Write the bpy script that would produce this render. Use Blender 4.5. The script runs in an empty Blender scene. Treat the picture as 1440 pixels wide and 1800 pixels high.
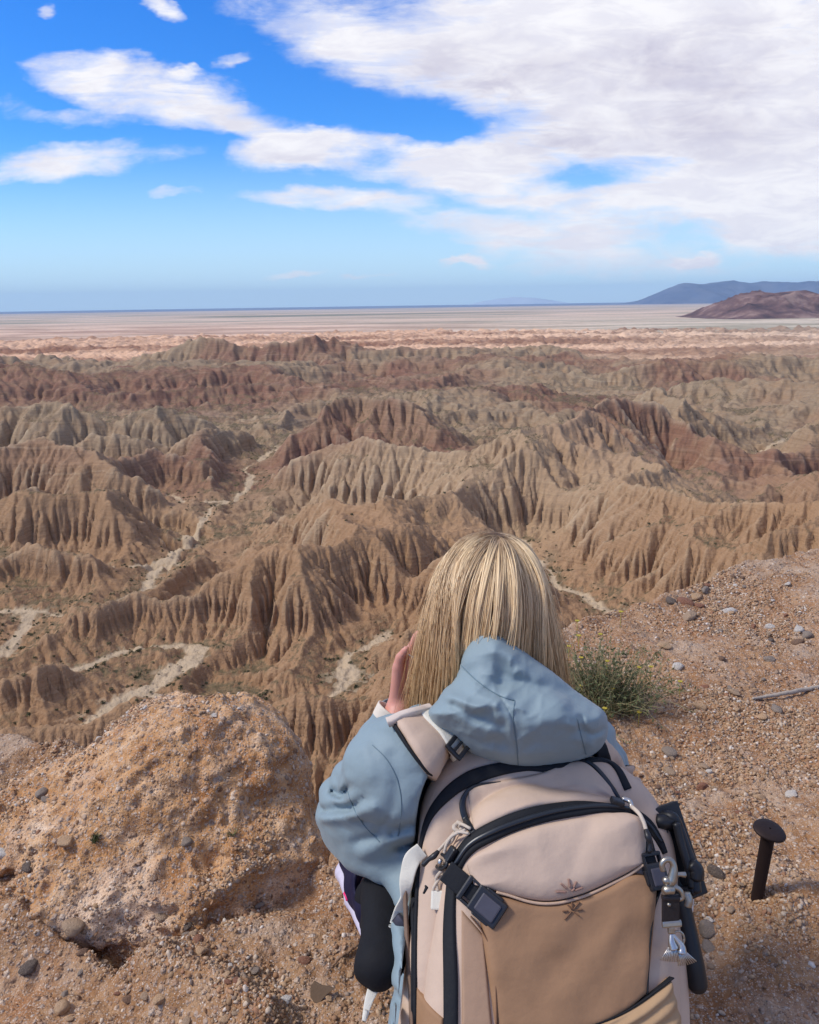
import bpy, bmesh, math, random
import numpy as np
from mathutils import Vector, Matrix
from mathutils.bvhtree import BVHTree
R = math.radians
SC = bpy.context.scene
COL = SC.collection

# ------------------------------------------------------------ camera, sky, sun, exposure
CAM_H = 1.2
FOC = 1444.0                       # focal length in units of a 1440 wide picture
PITCH, ROLL = math.atan(366.5/1444), R(0.85)
_f = np.array([0, math.cos(PITCH), -math.sin(PITCH)])
_r0 = np.array([1.0, 0, 0]); _u0 = np.array([0, math.sin(PITCH), math.cos(PITCH)])
_r = math.cos(ROLL)*_r0 - math.sin(ROLL)*_u0
_u = math.sin(ROLL)*_r0 + math.cos(ROLL)*_u0
CAM = np.array([0, 0, CAM_H])
cam_d = bpy.data.cameras.new('camera'); cam = bpy.data.objects.new('camera', cam_d); COL.objects.link(cam)
cam_d.sensor_fit = 'HORIZONTAL'; cam_d.sensor_width = 36; cam_d.lens = 36*FOC/1440
cam_d.clip_start = 0.05; cam_d.clip_end = 300000
cam.matrix_world = Matrix(((_r[0], _u[0], -_f[0], 0), (_r[1], _u[1], -_f[1], 0), (_r[2], _u[2], -_f[2], CAM_H), (0, 0, 0, 1)))
SC.camera = cam
SC.view_settings.view_transform = 'Standard'; SC.view_settings.look = 'None'
SC.view_settings.gamma = 1; SC.view_settings.exposure = 0.12
SC.cycles.max_bounces = 6; SC.cycles.transparent_max_bounces = 8; SC.cycles.volume_bounces = 0
SC.cycles.use_denoising = True

def ray(px, py):
    return _f + (px-720)/FOC*_r + (900-py)/FOC*_u
def at(px, py, d):                 # point seen at a pixel, d metres deep
    return CAM + ray(px, py)*d
def atz(px, py, z):                # point seen at a pixel, on the level z
    q = ray(px, py); return CAM + q*((z-CAM_H)/q[2])
def azel(px, py):
    q = ray(px, py); q = q/np.linalg.norm(q)
    return math.atan2(q[0], q[1]), math.asin(q[2])
# ------------------------------------------------------------ numpy noise
def _h(*a):
    h = np.zeros(a[0].shape, np.uint32)
    for k, v in enumerate(a):
        h = h + v.astype(np.int64).astype(np.uint32)*np.uint32([374761393, 668265263, 2147483647-58, 1274126177][k])
        h = (h ^ (h >> np.uint32(13)))*np.uint32(1274126177)
    h = h ^ (h >> np.uint32(16))
    return h.astype(np.float32)/np.float32(2**31) - 1
def noise2(x, y, seed=0):
    x = np.asarray(x, np.float64); y = np.asarray(y, np.float64)
    xi = np.floor(x); yi = np.floor(y); fx = (x-xi); fy = (y-yi)
    ux = fx*fx*fx*(fx*(fx*6-15)+10); uy = fy*fy*fy*(fy*(fy*6-15)+10)
    s = np.full(x.shape, seed)
    a = _h(xi, yi, s); b = _h(xi+1, yi, s); c = _h(xi, yi+1, s); d = _h(xi+1, yi+1, s)
    return (a+(b-a)*ux) + ((c+(d-c)*ux) - (a+(b-a)*ux))*uy
def fbm2(x, y, o=5, seed=0, g=0.5, lac=2.03):
    t = 0; a = 1.0; n = 0
    for k in range(o):
        t = t + a*noise2(x, y, seed+k*17); n += a; a *= g
        x, y = x*lac*0.8+y*lac*0.6+3.1, -x*lac*0.6+y*lac*0.8+7.7
    return t/n
def ridge2(x, y, o=5, seed=0, g=0.5):
    t = 0; a = 1.0; n = 0
    for k in range(o):
        t = t + a*(1-2*np.abs(noise2(x, y, seed+k*17))); n += a; a *= g
        x, y = x*1.62+y*1.21+3.1, -x*1.21+y*1.62+7.7
    return t/n
def noise3(x, y, z, seed=0):
    xi = np.floor(x); yi = np.floor(y); zi = np.floor(z); fx = x-xi; fy = y-yi; fz = z-zi
    ux = fx*fx*(3-2*fx); uy = fy*fy*(3-2*fy); uz = fz*fz*(3-2*fz)
    s = np.full(xi.shape, seed); o = []
    for dz in (0, 1):
        a = _h(xi, yi, zi+dz, s); b = _h(xi+1, yi, zi+dz, s); c = _h(xi, yi+1, zi+dz, s); d = _h(xi+1, yi+1, zi+dz, s)
        e = a+(b-a)*ux; f = c+(d-c)*ux; o.append(e+(f-e)*uy)
    return o[0]+(o[1]-o[0])*uz
def fbm3(x, y, z, o=4, seed=0, g=0.5):
    t = 0; a = 1.0; n = 0
    for k in range(o):
        t = t + a*noise3(x, y, z, seed+k*13); n += a; a *= g
        x, y, z = x*2.03+1.7, y*2.03+9.2, z*2.03+4.1
    return t/n
def sstep(a, b, x):
    t = np.clip((x-a)/(b-a), 0, 1); return t*t*(3-2*t)

# ------------------------------------------------------------ objects
def tag(o, label=None, cat=None, group=None, kind=None):
    if label: o['label'] = label
    if cat: o['category'] = cat
    if group: o['group'] = group
    if kind: o['kind'] = kind
    return o
def empty(name, loc, label=None, cat=None, group=None):
    o = bpy.data.objects.new(name, None); COL.objects.link(o); o.location = loc; o.empty_display_size = 0.05
    return tag(o, label, cat, group)
def link_mesh(name, me, mat, parent=None, loc=None):
    o = bpy.data.objects.new(name, me); COL.objects.link(o)
    if mat: me.materials.append(mat)
    if parent:
        o.parent = parent
        p = parent; off = Vector((0, 0, 0))
        while p: off += p.location; p = p.parent
        if loc is None: o.location = -off      # vertices are in world space
    if loc is not None: o.location = loc
    return o
def np_mesh(name, v, f, smooth=True, attrs=None):
    """v (n,3); f (m,k) with one face size"""
    me = bpy.data.meshes.new(name); v = np.asarray(v, np.float32); f = np.asarray(f, np.int32)
    m, k = f.shape
    me.vertices.add(len(v)); me.vertices.foreach_set('co', v.ravel())
    me.loops.add(m*k); me.loops.foreach_set('vertex_index', f.ravel())
    me.polygons.add(m); me.polygons.foreach_set('loop_start', np.arange(0, m*k, k, dtype=np.int32))
    me.polygons.foreach_set('loop_total', np.full(m, k, np.int32))
    me.polygons.foreach_set('use_smooth', np.full(m, smooth, bool))
    for n, a in (attrs or {}).items():
        a = np.asarray(a, np.float32)
        if a.ndim == 1: me.attributes.new(n, 'FLOAT', 'POINT').data.foreach_set('value', a)
        else:
            c = np.ones((len(a), 4), np.float32); c[:, :3] = a[:, :3]
            me.attributes.new(n, 'FLOAT_COLOR', 'POINT').data.foreach_set('color', c.ravel())
    me.update(calc_edges=True); me.validate()
    return me
def grid_faces(nr, nc):
    i = np.arange(nr*nc).reshape(nr, nc)
    return np.stack([i[:-1, :-1], i[:-1, 1:], i[1:, 1:], i[1:, :-1]], -1).reshape(-1, 4)

# ------------------------------------------------------------ node helper
class NT:
    def __init__(s, name):
        s.m = bpy.data.materials.new(name); s.m.use_nodes = True; s.t = s.m.node_tree
        s.b = s.t.nodes['Principled BSDF']; s.out = s.t.nodes['Material Output']
    def n(s, ty, ins=None, **kw):
        nd = s.t.nodes.new(ty)
        for k, v in kw.items(): setattr(nd, k, v)
        for k, v in (ins or {}).items(): s.set(nd.inputs[k], v)
        return nd
    def set(s, sock, v):
        if isinstance(v, bpy.types.NodeSocket): s.t.links.new(v, sock)
        elif isinstance(v, (tuple, list)) and len(v) == 3 and sock.type == 'RGBA': sock.default_value = (*v, 1)
        else: sock.default_value = v
    def math(s, op, a, b=0.0, c=0.0, clamp=False):
        nd = s.n('ShaderNodeMath', operation=op, use_clamp=clamp)
        for k, v in enumerate((a, b, c)): s.set(nd.inputs[k], v)
        return nd.outputs[0]
    def vmath(s, op, a, b=None):
        nd = s.n('ShaderNodeVectorMath', operation=op); s.set(nd.inputs[0], a)
        if b is not None: s.set(nd.inputs[1], b)
        return nd.outputs[0]
    def pos(s): return s.n('ShaderNodeNewGeometry').outputs['Position']
    def attr(s, name, fac=True): return s.n('ShaderNodeAttribute', attribute_name=name).outputs['Fac' if fac else 'Color']
    def noise(s, vec, scale, detail=4, rough=0.55, dist=0.0, fac=True):
        return s.n('ShaderNodeTexNoise', {'Vector': vec, 'Scale': scale, 'Detail': detail, 'Roughness': rough, 'Distortion': dist}).outputs[0 if fac else 1]
    def vor(s, vec, scale, feature='F1', out='Distance', rand=1.0):
        return s.n('ShaderNodeTexVoronoi', {'Vector': vec, 'Scale': scale, 'Randomness': rand}, feature=feature).outputs[out]
    def ramp(s, fac, stops, interp='LINEAR'):
        nd = s.n('ShaderNodeValToRGB', {'Fac': fac}); cr = nd.color_ramp; cr.interpolation = interp
        while len(cr.elements) < len(stops): cr.elements.new(0.5)
        for e, (p, c) in zip(cr.elements, stops):
            e.position = p; e.color = (*c, 1) if isinstance(c, (tuple, list)) else (c, c, c, 1)
        return nd.outputs[0]
    def step(s, x, a, b, lo=0.0, hi=1.0):
        nd = s.n('ShaderNodeMapRange', {'Value': x, 'From Min': a, 'From Max': b, 'To Min': lo, 'To Max': hi}, interpolation_type='SMOOTHSTEP', clamp=True)
        return nd.outputs[0]
    def mix(s, fac, a, b, blend='MIX'):
        nd = s.n('ShaderNodeMix', data_type='RGBA', blend_type=blend)
        s.set(nd.inputs[0], fac); s.set(nd.inputs[6], a); s.set(nd.inputs[7], b)
        return nd.outputs[2]
    def xyz(s, v): nd = s.n('ShaderNodeSeparateXYZ', {0: v}); return nd.outputs
    def comb(s, x, y, z): return s.n('ShaderNodeCombineXYZ', {0: x, 1: y, 2: z}).outputs[0]
    def bump(s, h, strength=0.5, dist=0.01, normal=None):
        i = {'Height': h, 'Strength': strength, 'Distance': dist}
        if normal is not None: i['Normal'] = normal
        return s.n('ShaderNodeBump', i).outputs[0]
    def fin(s, color=None, rough=0.9, normal=None, spec=0.3, metal=0.0):
        if color is not None: s.set(s.b.inputs['Base Color'], color)
        s.set(s.b.inputs['Roughness'], rough); s.set(s.b.inputs['Metallic'], metal)
        s.set(s.b.inputs['Specular IOR Level'], spec)
        if normal is not None: s.set(s.b.inputs['Normal'], normal)
        return s.m
# ------------------------------------------------------------ sky: Nishita blue with broken cloud
SUN_EL, SUN_AZ = R(47), R(-96)          # azimuth from +Y, clockwise positive: behind the viewer's left shoulder
def build_world():
    w = bpy.data.worlds.new('World'); SC.world = w; w.use_nodes = True
    t = w.node_tree; bg = t.nodes['Background']
    h = NT.__new__(NT); h.t = t
    sky = h.n('ShaderNodeTexSky', sky_type='NISHITA', sun_disc=False, sun_elevation=SUN_EL, sun_rotation=SUN_AZ, altitude=400, air_density=1.0, dust_density=0.4, ozone_density=2.2)
    blue = h.n('ShaderNodeHueSaturation', {'Hue': .503, 'Saturation': 1.42, 'Value': 1.0, 'Color': sky.outputs[0]}).outputs[0]
    blue = h.vmath('MULTIPLY', blue, (SKY_GAIN*.62, SKY_GAIN*1.10, SKY_GAIN*1.62))
    d = h.xyz(h.n('ShaderNodeTexCoord').outputs['Generated'])
    ay = h.math('MAXIMUM', h.math('ABSOLUTE', d[1]), .08)
    u = h.math('DIVIDE', d[0], ay); v = h.math('DIVIDE', d[2], ay)
    p = h.comb(u, v, 0)
    st = h.comb(u, h.math('MULTIPLY', v, 2.1), 3.0)
    wn = h.n('ShaderNodeTexNoise', {'Vector': st, 'Scale': 6.0, 'Detail': 5, 'Roughness': .6}).outputs[1]
    pw = h.vmath('ADD', p, h.vmath('MULTIPLY', h.vmath('SUBTRACT', wn, (.5, .5, .5)), (.13, .06, 0)))
    def blob(cx, cy, rx, ry, rot, wt):
        q = ray(cx, cy); k = 1/q[1]
        mp = h.n('ShaderNodeMapping', {'Vector': pw, 'Location': (q[0]*k, q[2]*k, 0), 'Rotation': (0, 0, R(rot)+ROLL), 'Scale': (rx/FOC*k, ry/FOC*k, 1)}, vector_type='TEXTURE')
        L = h.n('ShaderNodeVectorMath', {0: mp.outputs[0]}, operation='LENGTH').outputs['Value']
        return h.step(L, 1.25, .25, 0, wt)
    CL = [(1250,20,740,225,-6,1.2),(1000,150,380,85,-10,.55),(1440,270,330,150,0,.75),(560,50,190,70,-14,.6),(1180,215,330,70,-4,.5),
          (300,168,250,52,-11,.92),(135,130,80,42,-8,.4),(440,212,80,24,-14,.42),(540,256,150,38,4,1.35),(120,285,240,36,5,.66),(590,347,210,27,-3,.85),(810,395,170,34,-5,.62),
          (800,290,190,38,-3,.66),(1010,345,230,32,2,.45),(1180,430,400,66,0,.52),(1400,385,170,70,0,.68),(292,8,44,30,-20,.85),(70,14,28,17,0,.62),(408,106,46,14,8,.66),
          (315,126,36,10,0,.55),(835,462,36,10,0,.75),(780,464,36,6,0,.6),(1225,460,44,11,0,.8),(505,483,70,8,3,.6),(150,205,110,26,0,.4),(640,482,70,6,0,.45),(300,338,50,11,0,.4),(720,250,90,18,-8,.3),(930,265,260,40,3,.5),(1250,330,330,60,-3,.5),(1130,375,260,34,2,.45),(880,330,150,26,-4,.5),(20,190,60,40,0,.35),(560,295,150,20,0,.35)]
    tot = None
    for c in CL:
        b = blob(*c); tot = b if tot is None else h.math('ADD', tot, b)
    tot = h.math('ADD', tot, h.step(v, .6, 1.1, 0, .55))
    f1 = h.n('ShaderNodeTexNoise', {'Vector': st, 'Scale': 5.0, 'Detail': 12, 'Roughness': .61, 'Distortion': .25}).outputs[0]
    f2 = h.n('ShaderNodeTexNoise', {'Vector': h.comb(u, h.math('MULTIPLY', v, 3.4), 8.0), 'Scale': 13.0, 'Detail': 11, 'Roughness': .66, 'Distortion': .5}).outputs[0]
    dens = h.math('ADD', tot, h.math('ADD', h.math('MULTIPLY', h.math('SUBTRACT', f1, .5), 1.85), h.math('MULTIPLY', h.math('SUBTRACT', f2, .5), .95)))
    dens = h.math('MULTIPLY', dens, h.step(tot, .0, .25))
    f3 = h.n('ShaderNodeTexNoise', {'Vector': h.comb(h.math('ADD', u, h.math('MULTIPLY', v, .5)), h.math('MULTIPLY', v, 7), 2.0), 'Scale': 9.0, 'Detail': 9, 'Roughness': .62, 'Distortion': .8}).outputs[0]
    al = h.step(dens, .10, .88)
    al = h.math('MULTIPLY', al, h.math('ADD', h.step(f3, .36, .6, .74, 1), h.step(dens, .7, 1.3, 0, .38)), clamp=True)
    thick = h.step(dens, .5, 1.2)
    shade = h.math('MULTIPLY', h.math('ADD', blob(1080,175,520,120,-4,.75), blob(1330,60,300,70,0,.4)), h.step(f1, .3, .68))
    shade = h.math('MULTIPLY', shade, 1.25)
    shade = h.math('ADD', shade, h.math('MULTIPLY', h.math('ADD', blob(560,285,150,22,0,.55), blob(330,185,260,35,-10,.4)), f2), clamp=True)
    cc = h.mix(h.math('MULTIPLY', shade, thick), (.93, .92, .95), (.58, .55, .66))
    cc = h.mix(h.step(f2, .38, .62), cc, h.vmath('MULTIPLY', cc, (.87, .87, .92)))
    blue = h.mix(h.step(v, .2, -.01, 0, .92), blue, (.62, .83, 1.0))
    col = h.mix(al, blue, cc)
    t.links.new(col, bg.inputs[0]); bg.inputs[1].default_value = 1.0
    l = bpy.data.lights.new('sun', 'SUN'); l.energy = SUN_E; l.angle = R(12); l.color = (1, .95, .88)
    o = bpy.data.objects.new('sun', l); COL.objects.link(o)
    dv = Vector((math.sin(SUN_AZ)*math.cos(SUN_EL), math.cos(SUN_AZ)*math.cos(SUN_EL), math.sin(SUN_EL)))
    o.rotation_euler = dv.to_track_quat('Z', 'Y').to_euler()
SKY_GAIN, SUN_E = 0.11, 3.1
build_world()
# ------------------------------------------------------------ the badlands: ridges and washes, then gullies cut by flowing water
def seg_dist(X, Y, pts):
    """distance to a polyline of (x,y,z) and the z there"""
    bd = np.full(X.shape, 1e9, np.float32); bz = np.zeros(X.shape, np.float32)
    for a, b in zip(pts[:-1], pts[1:]):
        dx, dy = b[0]-a[0], b[1]-a[1]; L = dx*dx+dy*dy+1e-9
        t = np.clip(((X-a[0])*dx+(Y-a[1])*dy)/L, 0, 1)
        d = np.hypot(X-a[0]-t*dx, Y-a[1]-t*dy); z = a[2]+t*(b[2]-a[2])
        m = d < bd; bd = np.where(m, d, bd); bz = np.where(m, z, bz)
    return bd, bz
WZ = -96.0
WASHES = [[(185,1250),(215,1235),(252,1208),(330,1172),(352,1150),(330,1136),(250,1143),(150,1172),(60,1190),(-120,1250)],
          [(-120,1190),(0,1150),(42,1108),(58,1076),(20,1072),(-60,1080),(-200,1060)],
          [(215,1235),(120,1290),(-150,1350)],
          [(58,1076),(180,1080),(250,1040),(300,985),(325,945),(345,922),(372,895),(405,880),(425,862),(445,838),(432,826),(470,800),(500,786)],
          [(-200,955),(0,1000),(90,985),(200,1000),(300,985)],
          [(560,1235),(600,1205),(690,1192),(740,1200)],
          [(600,1205),(620,1160),(680,1110)],
          [(560,1235),(420,1245),(252,1208)],
          [(1150,1100),(1080,1076),(1035,1050),(985,1035),(950,990),(935,968),(915,950)],
          [(740,1200),(850,1190),(985,1150),(1080,1076)],
          [(405,880),(330,885),(300,870)],
          [(500,786),(560,772),(640,735),(700,720)],
          [(1330,832),(1290,818),(1380,770),(1500,740)],
          [(500,786),(420,780),(350,790)],
          [(-100,812),(60,812),(180,800),(330,800),(420,780)]]
RIDGES = [([(-150,1230,-82),(30,1165,-76),(90,1125,-71),(160,1150,-76),(250,1168,-84),(310,1160,-91)], .75),
          ([(640,935,-60),(560,930,-60),(480,926,-62),(420,970,-68),(340,1050,-79),(270,1105,-88)], .8),
          ([(640,935,-60),(610,890,-64)], .7),
          ([(980,915,-52),(880,905,-50),(790,900,-49),(720,945,-51),(640,1010,-57),(560,1080,-64),(480,1160,-76),(400,1215,-88)], .8),
          ([(720,945,-51),(720,1030,-60),(690,1095,-72)], .8),
          ([(560,1080,-64),(590,1150,-78)], .85),
          ([(860,1120,-60),(740,1150,-66),(660,1170,-78)], .8),
          ([(-100,885,-66),(60,903,-68),(140,915,-70),(230,942,-76),(290,958,-86)], .8),
          ([(-150,1020,-78),(60,1035,-80),(200,1010,-84),(260,1010,-88)], .6),
          ([(-100,850,-62),(60,842,-61),(170,838,-60),(250,858,-67),(300,900,-82)], .85),
          ([(-100,780,-58),(50,762,-54),(105,768,-55),(200,792,-60),(280,770,-62),(350,800,-74),(400,830,-86)], .75),
          ([(-100,700,-50),(40,690,-50),(130,690,-46),(215,735,-60),(290,682,-44),(345,700,-48),(420,740,-60),(470,775,-78)], .7),
          ([(290,682,-44),(420,690,-44),(520,700,-46),(620,680,-42),(720,690,-44)], .7),
          ([(460,842,-88),(520,805,-72),(575,775,-62),(622,750,-52),(690,765,-56),(770,772,-56),(850,760,-50),(905,740,-44),(985,722,-40),(1040,700,-38),(1090,682,-36),(1190,690,-40),(1270,745,-58),(1330,800,-82)], .62),
          ([(905,740,-44),(935,765,-48),(905,790,-50),(960,812,-54),(1060,828,-56),(1180,830,-52),(1300,850,-50),(1450,862,-48),(1600,850,-46)], .62),
          ([(1060,828,-56),(1140,806,-56),(1090,772,-54),(1010,762,-50),(935,765,-48)], .6),
          ([(450,900,-88),(520,880,-76),(590,868,-66),(680,880,-62),(720,850,-60),(800,845,-62),(905,790,-50)], .62),
          ([(720,850,-60),(700,910,-66)], .7),
          ([(1600,870,-50),(1440,892,-52),(1330,930,-58),(1220,955,-62),(1120,990,-70),(1040,1035,-84)], .6),
          ([(1300,850,-50),(1200,890,-60),(1090,940,-74),(1010,980,-86)], .5),
          ([(1440,700,-50),(1350,720,-50),(1240,700,-48),(1150,670,-44)], .6),
          ([(1600,790,-60),(1440,810,-64),(1350,830,-78)], .5)]
TH = 0.74; HS = 0.80
def polar_grid(nr, nc, r0=42.0, r1=3600.0):
    lr = np.linspace(math.log(r0), math.log(r1), nr); th = np.linspace(-TH, TH, nc)
    r = np.exp(lr)[:, None]; X = r*np.sin(th)[None, :]; Y = r*np.cos(th)[None, :]
    return r*np.ones((1, nc)), X, Y, (lr[1]-lr[0]), th[1]-th[0]
def erode(z, r, dl, dt_, base, iters, K, m=0.36, U=0.0, hard=None):
    nr, nc = z.shape; N = nr*nc
    idx = np.arange(N).reshape(nr, nc)
    area = (r*r*dl*dt_).ravel()
    offs = [(-1,-1),(-1,0),(-1,1),(0,-1),(0,1),(1,-1),(1,0),(1,1)]
    z = z.astype(np.float64)
    for it in range(iters):
        zp = np.pad(z, 1, constant_values=1e9)
        best = np.zeros_like(z); rcv = idx.copy(); dx = np.ones_like(z)
        low = np.full_like(z, 1e9)
        for a, b in offs:
            zn = zp[1+a:1+a+nr, 1+b:1+b+nc]
            d = r*math.hypot(a*dl, b*dt_)
            s = (z-zn)/d; mk = s > best
            best = np.where(mk, s, best); dx = np.where(mk, d, dx); rcv = np.where(mk, idx+a*nc+b, rcv)
            low = np.minimum(low, zn)
        pit = (rcv == idx) & ~base
        rc = rcv.ravel().copy(); bf = base.ravel(); rc[bf] = np.arange(N)[bf]
        depth = (rc != np.arange(N)).astype(np.int32); p = rc.copy()
        while True:
            add = depth[p]
            if not add.any(): break
            depth = depth+add; p = p[p]
        order = np.argsort(depth, kind='stable'); ds = depth[order]
        lev = np.searchsorted(ds, np.arange(ds[-1]+2))
        A = area.copy()
        for l in range(ds[-1], 0, -1):
            q = order[lev[l]:lev[l+1]]
            np.add.at(A, rc[q], A[q])
        zf = z.ravel(); F = K*A**m/dx.ravel()
        if hard is not None: F = F*hard(zf)
        zf = zf + np.where(bf, 0, U)
        for l in range(1, ds[-1]+1):
            q = order[lev[l]:lev[l+1]]; f = F[q]
            zf[q] = (zf[q]+f*zf[rc[q]])/(1+f)
        z = zf.reshape(nr, nc)
        z = np.where(pit, low+0.02, z)
    return z, A.reshape(nr, nc)
def resize(a, nr, nc):
    y = np.linspace(0, a.shape[0]-1, nr); x = np.linspace(0, a.shape[1]-1, nc)
    yi = np.minimum(y.astype(int), a.shape[0]-2); xi = np.minimum(x.astype(int), a.shape[1]-2)
    fy = (y-yi)[:, None]; fx = (x-xi)[None, :]
    t = a[yi][:, xi]*(1-fx)+a[yi][:, xi+1]*fx; b = a[yi+1][:, xi]*(1-fx)+a[yi+1][:, xi+1]*fx
    return t*(1-fy)+b*fy
def plain_z(x, y):
    return -103 - 14*sstep(500, 2600, y) + 1.5*fbm2(x/500, y/500, 3, 5)
def terrain0(r, X, Y):
    wx = X + 14*fbm2(X/60, Y/60, 3, 31)*sstep(100, 400, r); wy = Y + 14*fbm2(X/60, Y/60, 3, 47)*sstep(100, 400, r)
    sc = 150+0.06*r
    far = ridge2(wx/250, wy/190, 4, 77, 0.5)
    env = sstep(0, .25, fbm2(X/900, Y/900, 2, 9)+.35)
    z = plain_z(X, Y) + (4+92*np.clip(far-.02, 0, 1)*(0.45+.55*env))*(1-.95*sstep(1150, 2000, r+600*fbm2(X/500, Y/500, 3, 3)+X*.25))*(1-sstep(3000,3400,r))
    # farther than the ridges drawn by hand the noise rules, nearer it fades out
    near = 1-sstep(640, 900, r)
    zc = np.full(X.shape, -101.0)
    for pts, s in RIDGES:
        P = [tuple(atz(a, b, c)[:2])+(c,) for a, b, c in [(a, b, WZ+(c-WZ)*HS) for a, b, c in pts]]
        d, zz = seg_dist(wx, wy, P)
        zc = np.maximum(zc, zz + 2.5*noise2(X/25, Y/25, 8) + 3.5*noise2(X/11, Y/11, 18)*np.minimum(d/12, 1) - 10*np.abs(noise2(X/36, Y/36, 28))*np.minimum(d/22, 1) - .88*s*np.sqrt(d*d+3) - .0012*d*d)
    rg = ridge2(wx/70, wy/70, 3, 13)
    zc = np.maximum(zc, -95+15*np.clip(rg, -.5, 1)+4.5*ridge2(wx/28, wy/28, 2, 14))
    z = z*(1-near) + zc*near
    wd = np.full(X.shape, 1e9)
    for pts in WASHES:
        P = [tuple(atz(a, b, WZ)[:2])+(WZ,) for a, b in pts]
        wd = np.minimum(wd, seg_dist(X+2.5*noise2(X/12, Y/12, 4), Y+4*noise2(X/14, Y/14, 6), P)[0]+(-.2 if pts in WASHES[:3] else .5))
    wid = 1.9+1.2*noise2(X/16, Y/16, 91)
    z = np.where(near > .5, np.minimum(z, WZ+np.maximum(wd-wid, 0)*.55+.012*np.maximum(wd-wid, 0)**2), z)
    # the cliff under the lookout
    z = np.maximum(z, -36-(r-42)*.85 + 6*fbm2(X/20, Y/20, 3, 55))
    return z, wd-wid
def build_terrain(NR=1480, NC=1040, fine=9):
    z = None
    hard = lambda q: 0.65+.7*(noise2(q*.21, q*0, 3) > 0)
    for k, (f, it) in enumerate(((4, 34), (2, 20), (1, fine))):
        nr, nc = NR//f, NC//f
        r, X, Y, dl, dth = polar_grid(nr, nc)
        z0, wd = terrain0(r, X, Y)
        z0 = z0 + np.minimum(.005*r+.6, 3.6)*fbm2(X/(5+r*.010), Y/(5+r*.010), 4, 21+k, .6)
        if z is None: zz = z0
        else: zz = resize(z, nr, nc) + (1.1*r*dth)*(noise2(np.arange(nc)[None, :]*.5+0*r, np.log(r)*400, 5+k)+.8*noise2(np.arange(nc)[None, :]*.21+0*r, np.log(r)*170, 15+k))
        base = (wd < 0) & (r < 900); base[-1, :] = True; base[0, :] = True
        zz = np.where(base & (r < 900) & (wd < 0), np.minimum(zz, WZ), zz)
        z, A = erode(zz, r, dl, dth, base, it, (.015, .028, .075)[k], (.45, .42, .37)[k], U=0, hard=hard)
    return r, X, Y, z, A, wd
# ------------------------------------------------------------ far setting
def mat_badlands():
    m = NT('badlands_clay'); P = m.pos(); x, y, z = m.xyz(P)
    big = m.noise(P, .011, 3, .5); mid = m.noise(P, .06, 5, .6); fine = m.noise(P, .45, 6, .65)
    zz = m.math('ADD', z, m.math('ADD', m.math('MULTIPLY', big, 26), m.math('MULTIPLY', x, .03)))
    strata = m.noise(m.comb(m.math('MULTIPLY', x, .006), m.math('MULTIPLY', y, .006), m.math('MULTIPLY', zz, .42)), 1.0, 6, .7)
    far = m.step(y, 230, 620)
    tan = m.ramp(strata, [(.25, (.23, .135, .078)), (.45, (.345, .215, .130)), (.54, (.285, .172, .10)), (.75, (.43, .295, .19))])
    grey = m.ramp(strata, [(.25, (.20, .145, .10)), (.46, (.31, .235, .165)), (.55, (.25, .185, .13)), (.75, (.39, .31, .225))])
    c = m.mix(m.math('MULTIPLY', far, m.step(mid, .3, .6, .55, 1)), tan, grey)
    redc = m.ramp(strata, [(.25, (.13, .065, .050)), (.46, (.225, .112, .083)), (.55, (.17, .084, .064)), (.75, (.31, .185, .14))])
    c = m.mix(m.math('MULTIPLY', m.attr('red'), m.step(mid, .3, .62, .4, .85)), c, redc)
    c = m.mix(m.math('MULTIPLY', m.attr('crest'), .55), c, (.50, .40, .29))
    c = m.mix(m.math('MULTIPLY', m.attr('veg'), m.step(fine, .35, .6, .5, .95)), c, m.mix(m.vor(P, .5), (.085, .072, .042), (.17, .135, .085)))
    spk = m.step(m.vor(P, .28), .16, .26, 1, 0)
    c = m.mix(m.math('MULTIPLY', spk, m.math('MULTIPLY', m.attr('veg'), .8)), c, (.045, .047, .028))
    c = m.mix(m.attr('sand'), c, m.mix(fine, (.36, .275, .195), (.56, .45, .33)))
    n2 = m.noise(m.comb(m.math('MULTIPLY', x, .0012), m.math('MULTIPLY', y, .003), 4), 1.0, 7, .65, .5)
    pl = m.mix(m.step(n2, .38, .6), (.27, .14, .09), (.66, .43, .30))  # flats share the sunlit strip: soil colour with sunshine painted in
    pl = m.mix(m.step(x, -200, 2200, 0, .7), pl, m.mix(m.step(n2, .42, .58), (.36, .30, .24), (.58, .50, .41)))
    c = m.mix(m.attr('flat'), c, pl)
    c = m.mix(m.step(fine, .3, .7, 0, .35), c, m.vmath('MULTIPLY', c, (.72, .70, .68)))
    ht = m.math('ADD', m.math('MULTIPLY', fine, 1.0), m.math('MULTIPLY', m.noise(P, 1.6, 4, .6), .5))
    b = m.bump(ht, .75, 1.1)
    b = m.bump(strata, .3, 1.2, b)
    c = m.vmath('MULTIPLY', c, (1.08, 1.04, .94))
    return m.fin(c, .95, b, .1)
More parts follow.
